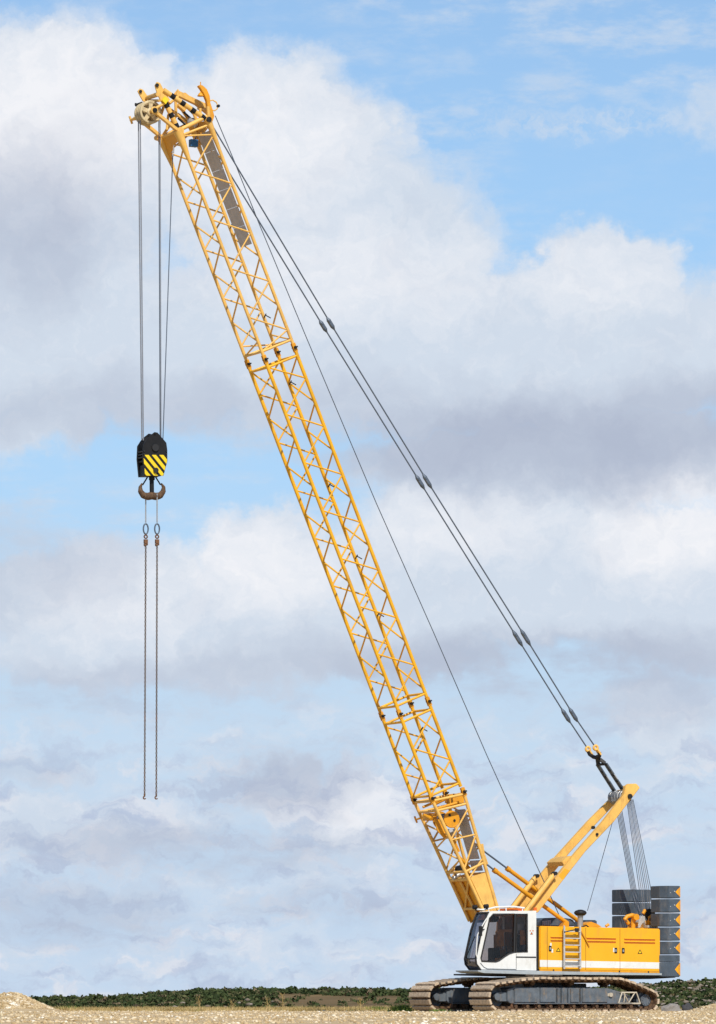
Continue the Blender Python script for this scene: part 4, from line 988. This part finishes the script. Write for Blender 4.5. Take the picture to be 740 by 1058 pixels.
u = rng.normal(size=(n, K, 3)); u /= np.linalg.norm(u, axis=-1, keepdims=True); w_ = np.cross(u, rng.normal(size=(n, K, 3))); w_ /= np.linalg.norm(w_, axis=-1, keepdims=True)
ls = (sz[:, None, None] * rng.uniform(.22, .42, (n, K, 1)))
co = np.stack([c - u * ls, c + w_ * ls * .8, c + u * ls, c - w_ * ls * .8], 2).reshape(-1, 3); fs = np.arange(len(co)).reshape(-1, 4)
leafm = cell_mat('scrub_leaves', [(0., (.026, .042, .014)), (.4, (.045, .064, .021)), (.75, (.07, .085, .03)), (.92, (.11, .10, .045)), (1., (.2, .15, .09))], .35)
sb = tri_obj('scrub_woodland', co, fs, leafm); tag(sb, 'dark green scrub covering the distant hillside', 'scrub', kind='stuff')
# pale limestone outcrops showing between the shrubs, right hill and a few left
def hill_stones(n_, pxr, yr_, s0, s1, label):
    y = rng.uniform(*yr_, n_); px = rng.uniform(*pxr, n_); x = (px - 370) / F * y; z = hz(x, y); s = rng.uniform(s0, s1, n_)
    v = iv[None] * (1 + rng.uniform(-.25, .25, (n_, len(iv), 1))) * s[:, None, None] * np.array([1.6, 1.2, .8]); co = (v + np.stack([x, y, z + .9], -1)[:, None]).reshape(-1, 3)
    fs = (if_[None] + (np.arange(n_) * len(iv))[:, None, None]).reshape(-1, 3)
    tag(tri_obj('rock_outcrops', co, fs, hill_rock), label, 'rocks', kind='stuff')
hill_rock = cell_mat('limestone', [(0., (.16, .13, .09)), (.6, (.22, .18, .14)), (1., (.32, .28, .23))], .4)
hill_stones(260, (655, 780), (1190, 1500), .2, .55, 'scattered pale rock outcrops among the scrub on the right hill')
hill_stones(14, (180, 300), (1230, 1330), .3, .6, 'few pale rock outcrops among the scrub on the left hill')

# ================================================================== sky
world = bpy.data.worlds.new('World'); sc.world = world; world.use_nodes = True
nt = world.node_tree; N, L = nt.nodes, nt.links; N.clear()
def sock(v, s_):
    if isinstance(v, bpy.types.NodeSocket): L.new(v, s_)
    else: s_.default_value = v
def math_(op, a, b=None, c=None, clamp=False):
    n = N.new('ShaderNodeMath'); n.operation = op; n.use_clamp = clamp; sock(a, n.inputs[0])
    if b is not None: sock(b, n.inputs[1])
    if c is not None: sock(c, n.inputs[2])
    return n.outputs[0]
def vmath(op, a, b=None, c=None, out=0):
    n = N.new('ShaderNodeVectorMath'); n.operation = op; sock(a, n.inputs[0])
    if b is not None: sock(b, n.inputs[1])
    if c is not None: sock(c, n.inputs[2])
    return n.outputs[out]
def mrange(v, a, b, c=0., d=1., smooth=True):
    n = N.new('ShaderNodeMapRange'); n.interpolation_type = 'SMOOTHSTEP' if smooth else 'LINEAR'; sock(v, n.inputs[0])
    for i, k in enumerate((a, b, c, d)): sock(k, n.inputs[i + 1])
    return n.outputs[0]
def noise_(vec, scale, detail=6, rough=.55, color=False):
    n = N.new('ShaderNodeTexNoise'); n.inputs['Scale'].default_value = scale; n.inputs['Detail'].default_value = detail; n.inputs['Roughness'].default_value = rough; L.new(vec, n.inputs['Vector']); return n.outputs['Color' if color else 'Fac']
def mixc(f, a, b):
    n = N.new('ShaderNodeMix'); n.data_type = 'RGBA'; sock(f, n.inputs[0]); sock(a if not isinstance(a, tuple) else (*a, 1), n.inputs[6]); sock(b if not isinstance(b, tuple) else (*b, 1), n.inputs[7]); return n.outputs[2]
tc = N.new('ShaderNodeTexCoord'); sep = N.new('ShaderNodeSeparateXYZ'); L.new(tc.outputs['Generated'], sep.inputs[0])
az = math_('ARCTAN2', sep.outputs[0], sep.outputs[1]); el = math_('ARCSINE', sep.outputs[2])
# sky angles measured in hundredths of the photo's pixels, y counted down from the top
U = math_('MULTIPLY_ADD', az, 54., 3.70); Vv = math_('MULTIPLY_ADD', el, -54.6, 10.36)
cmb = N.new('ShaderNodeCombineXYZ'); L.new(U, cmb.inputs[0]); L.new(Vv, cmb.inputs[1]); uv = cmb.outputs[0]
# billow the coordinates
w1 = vmath('SUBTRACT', noise_(uv, 1.1, 5, .62, True), (.5, .5, .5)); w2 = vmath('SUBTRACT', noise_(uv, 3.6, 7, .62, True), (.5, .5, .5))
uvw = vmath('ADD', vmath('MULTIPLY', w1, (1.15, .75, 0)), uv); uvw = vmath('ADD', vmath('MULTIPLY', w2, (.42, .30, 0)), uvw)
def ell(cx, cy, rx_, ry_, w=1., soft=.45):
    d = vmath('MULTIPLY', vmath('SUBTRACT', uvw, (cx, cy, 0)), (1 / rx_, 1 / ry_, 0)); d = vmath('LENGTH', d, out=1)
    return mrange(d, 1 + soft, 1 - soft, 0., w)
def union(lst):
    o = lst[0]
    for k in lst[1:]: o = math_('MAXIMUM', o, k)
    return o
f1 = noise_(uvw, 1.3, 8, .6); f2 = noise_(vmath('MULTIPLY', uv, (1., 2.6, 1.)), 1.5, 8, .62)
fine = noise_(uvw, 5., 6, .6)
# 1: main cumulus masses
dens = union([ell(.5, 1.6, 1.6, 1.5, 1, .3), ell(.2, 2.9, 1.9, 1.3), ell(2.8, 1.75, 1.45, 1.25, 1, .3), ell(3.7, 2.6, 1.5, 1.0), ell(2.2, 3.5, 3.2, 1.0), ell(5.2, 3.6, 3.0, .95, 1, .3), ell(6.2, 2.85, .8, .55), ell(7.7, 1.1, .9, .55, .52, .7), ell(8.2, 3.6, 1.6, .8),
              ell(-.1, 4.1, 1.5, .62, .9), ell(5.9, 4.75, 2.4, .55, 1, .4), ell(5.0, 5.2, 1.2, .5, .9),
              ell(1.1, 6.3, 1.5, .85, 1, .35), ell(2.8, 5.9, .75, .75, 1, .35), ell(2.5, 6.5, 1.8, .6), ell(5.6, 5.8, 2.6, .85, 1, .3), ell(7.2, 6.2, 1.6, .8), ell(3.6, 6.6, 2, .45, .9), ell(0., 5.6, 1.1, .5, .5),
              ell(.7, 8.5, 1.8, .42, .75), ell(3.75, 8.4, .75, .5, 1.), ell(2.9, 8.1, .5, .38, .8), ell(3.4, 9.0, .9, .35, .6), ell(6.9, 7.4, .7, .6, .8), ell(6.0, 8.2, 1.2, .5, .5), ell(.3, 7.9, .9, .25, .6), ell(.9, 9.3, 1.3, .3, .55), ell(5.2, 8.9, 1.3, .4, .45), ell(2.9, 9.75, 1.1, .2, .5)])
dens = math_('ADD', dens, math_('MULTIPLY', math_('SUBTRACT', f1, .5), .9))
alpha = mrange(dens, .22, .88)
# 2: thin veils everywhere, stretched sideways
veil = mrange(f2, .40, .72, 0., .62)
low = mrange(Vv, 5.5, 9.5, 0., .25)
haze_a = mrange(math_('ABSOLUTE', el), .27, .0, 0., .95)
hole = union([ell(6.5, 1.8, 1.5, .65, 1.), ell(1.8, .3, 2.4, .35, .85), ell(4.6, .7, 1.6, .3, .6), ell(5.7, 2.2, 1.6, .35, .5), ell(7.2, 2.7, .5, .5, .8), ell(1.2, 4.75, 1.3, .22, .8), ell(2.3, 5.1, .9, .2, .9)])
veil = math_('MULTIPLY', math_('ADD', veil, low), math_('SUBTRACT', 1., math_('MULTIPLY', hole, .85)))
wisp = math_('MULTIPLY', ell(6.1, 1.3, 1.3, .13, .6, .8), mrange(fine, .3, .6))
veil = math_('MAXIMUM', veil, wisp)
f3 = noise_(vmath('MULTIPLY', uvw, (1., 2.2, 1.)), 1.45, 7, .58); f4 = noise_(vmath('ADD', vmath('MULTIPLY', uvw, (1., 2.6, 1.)), (9., 4., 0)), 1.3, 6, .6)
lowz = mrange(Vv, 6.6, 8.2)
puff = math_('MULTIPLY', mrange(f3, .46, .66, 0., .75), lowz); slate = math_('MULTIPLY', mrange(f4, .45, .66, 0., .7), lowz)
alpha = math_('MAXIMUM', alpha, math_('MAXIMUM', puff, slate))
a_all = math_('SUBTRACT', 1., math_('MULTIPLY', math_('SUBTRACT', 1., alpha), math_('SUBTRACT', 1., veil)))
# 3: greyer bases
grey = union([ell(5.6, 4.55, 2.6, .5, 1., .6), ell(7.2, 4.4, 1.4, .5, .9, .6), ell(1.4, 4.25, 1.6, .36, .6, .6), ell(.35, 2.3, .9, .75, .75, .7), ell(3.9, 4.3, 1.5, .45, .55, .6), ell(5.6, 6.85, 2.6, .36, .9, .6), ell(1.2, 7.15, 1.8, .3, .6, .6), ell(2.6, 6.95, 1.4, .25, .5, .6),
              ell(1.9, 8.75, 1.6, .28, .75, .6), ell(2.9, 8.05, .8, .35, .8, .6), ell(.6, 9.4, 1.2, .35, .8, .6), ell(3.4, 9.35, .9, .18, .6, .6), ell(0.2, 5.7, 1., .6, .5, .6), ell(.1, 7.9, .9, .2, .5, .6), ell(6.2, 7.2, 1.6, .3, .5, .6), ell(6.9, 9.3, 1., .3, .35, .6), ell(3.2, 7.0, 1.0, .3, .5, .6)])
grey = math_('ADD', math_('MULTIPLY', grey, .9), math_('MULTIPLY', math_('SUBTRACT', f1, .5), -.8)); grey = math_('MAXIMUM', math_('MINIMUM', grey, 1.), 0.)
white = union([ell(.7, 1.2, 1.2, .9, 1., .7), ell(2.6, 1.4, 1.2, .8, .8, .7), ell(3.5, 2.8, 1.6, .5, .6, .7), ell(6.9, 5.4, .9, .5, .9, .7), ell(2.7, 5.8, .8, .5, .8, .7), ell(1.3, 6.1, .9, .5, .5, .7), ell(4.7, 5.4, 1., .35, .6, .7), ell(3.7, 8.3, .6, .35, .7, .7), ell(6.1, 2.8, .8, .4, .5, .7)])
white = math_('MAXIMUM', math_('MINIMUM', math_('ADD', white, math_('MULTIPLY', math_('SUBTRACT', fine, .5), 1.0)), 1.), 0.)
ccol = mixc(math_('MULTIPLY', puff, .9), (.64, .72, .83), (.80, .80, .85)); ccol = mixc(white, ccol, (.89, .90, .94)); ccol = mixc(math_('MULTIPLY', slate, .95), ccol, (.40, .48, .67)); ccol = mixc(math_('MULTIPLY', grey, .88), ccol, (.42, .475, .605))
# whole-sky clouds away from this patch
off_ = math_('MAXIMUM', mrange(math_('ABSOLUTE', az), .12, .3), mrange(el, .21, .35))
gn = noise_(vmath('MULTIPLY', tc.outputs['Generated'], (1., 1., 2.2)), 3.2, 8, .6)
ga = mrange(gn, .54, .72, 0., .6)
a_fin = math_('ADD', math_('MULTIPLY', a_all, math_('SUBTRACT', 1., off_)), math_('MULTIPLY', ga, off_))
sky = N.new('ShaderNodeTexSky'); sky.sky_type = 'NISHITA'; sky.sun_disc = False
SUN_EL, SUN_AZ = R(48), R(180 - 16)                               # azimuth from +Y, clockwise; a little right of straight behind the camera
sky.sun_elevation = SUN_EL; sky.sun_rotation = SUN_AZ; sky.altitude = 300; sky.air_density = 1.0; sky.dust_density = .1; sky.ozone_density = 4.0
bgs = N.new('ShaderNodeBackground'); bgs.inputs[1].default_value = .125; L.new(sky.outputs[0], bgs.inputs[0])
bgc = N.new('ShaderNodeBackground'); bgc.inputs[1].default_value = 1.; L.new(ccol, bgc.inputs[0])
bgh = N.new('ShaderNodeBackground'); bgh.inputs[0].default_value = (.33, .59, .92, 1); bgh.inputs[1].default_value = 1.; L.new(mixc(mrange(Vv, 3.2, 7.5), (.33, .59, .92), (.50, .655, .86)), bgh.inputs[0])
mxh = N.new('ShaderNodeMixShader'); L.new(haze_a, mxh.inputs[0]); L.new(bgs.outputs[0], mxh.inputs[1]); L.new(bgh.outputs[0], mxh.inputs[2])
mxs = N.new('ShaderNodeMixShader'); L.new(a_fin, mxs.inputs[0]); L.new(mxh.outputs[0], mxs.inputs[1]); L.new(bgc.outputs[0], mxs.inputs[2])
wo = N.new('ShaderNodeOutputWorld'); L.new(mxs.outputs[0], wo.inputs[0])

sun = bpy.data.lights.new('sun', 'SUN'); sun.energy = 4.5; sun.angle = R(.5); sun.color = (1., .95, .87)
so = bpy.data.objects.new('sun', sun); col.objects.link(so)
sd = V((math.sin(SUN_AZ) * math.cos(SUN_EL), math.cos(SUN_AZ) * math.cos(SUN_EL), math.sin(SUN_EL)))
so.rotation_euler = sd.to_track_quat('Z', 'Y').to_euler(); so.location = (0, -50, 80)

# ================================================================== camera and render settings
cam = bpy.data.cameras.new('camera'); co_ = bpy.data.objects.new('camera', cam); col.objects.link(co_)
co_.location = (0, 0, H); co_.rotation_euler = (R(90), 0, 0)
cam.sensor_fit = 'VERTICAL'; cam.sensor_height = 36; cam.lens = F / 1058 * 36; cam.shift_y = (HY - 529) / 1058; cam.clip_start = 1; cam.clip_end = 30000
sc.camera = co_
vs = sc.view_settings; vs.view_transform = 'Standard'; vs.look = 'None'; vs.gamma = 1; vs.exposure = 0; vs.use_curve_mapping = False
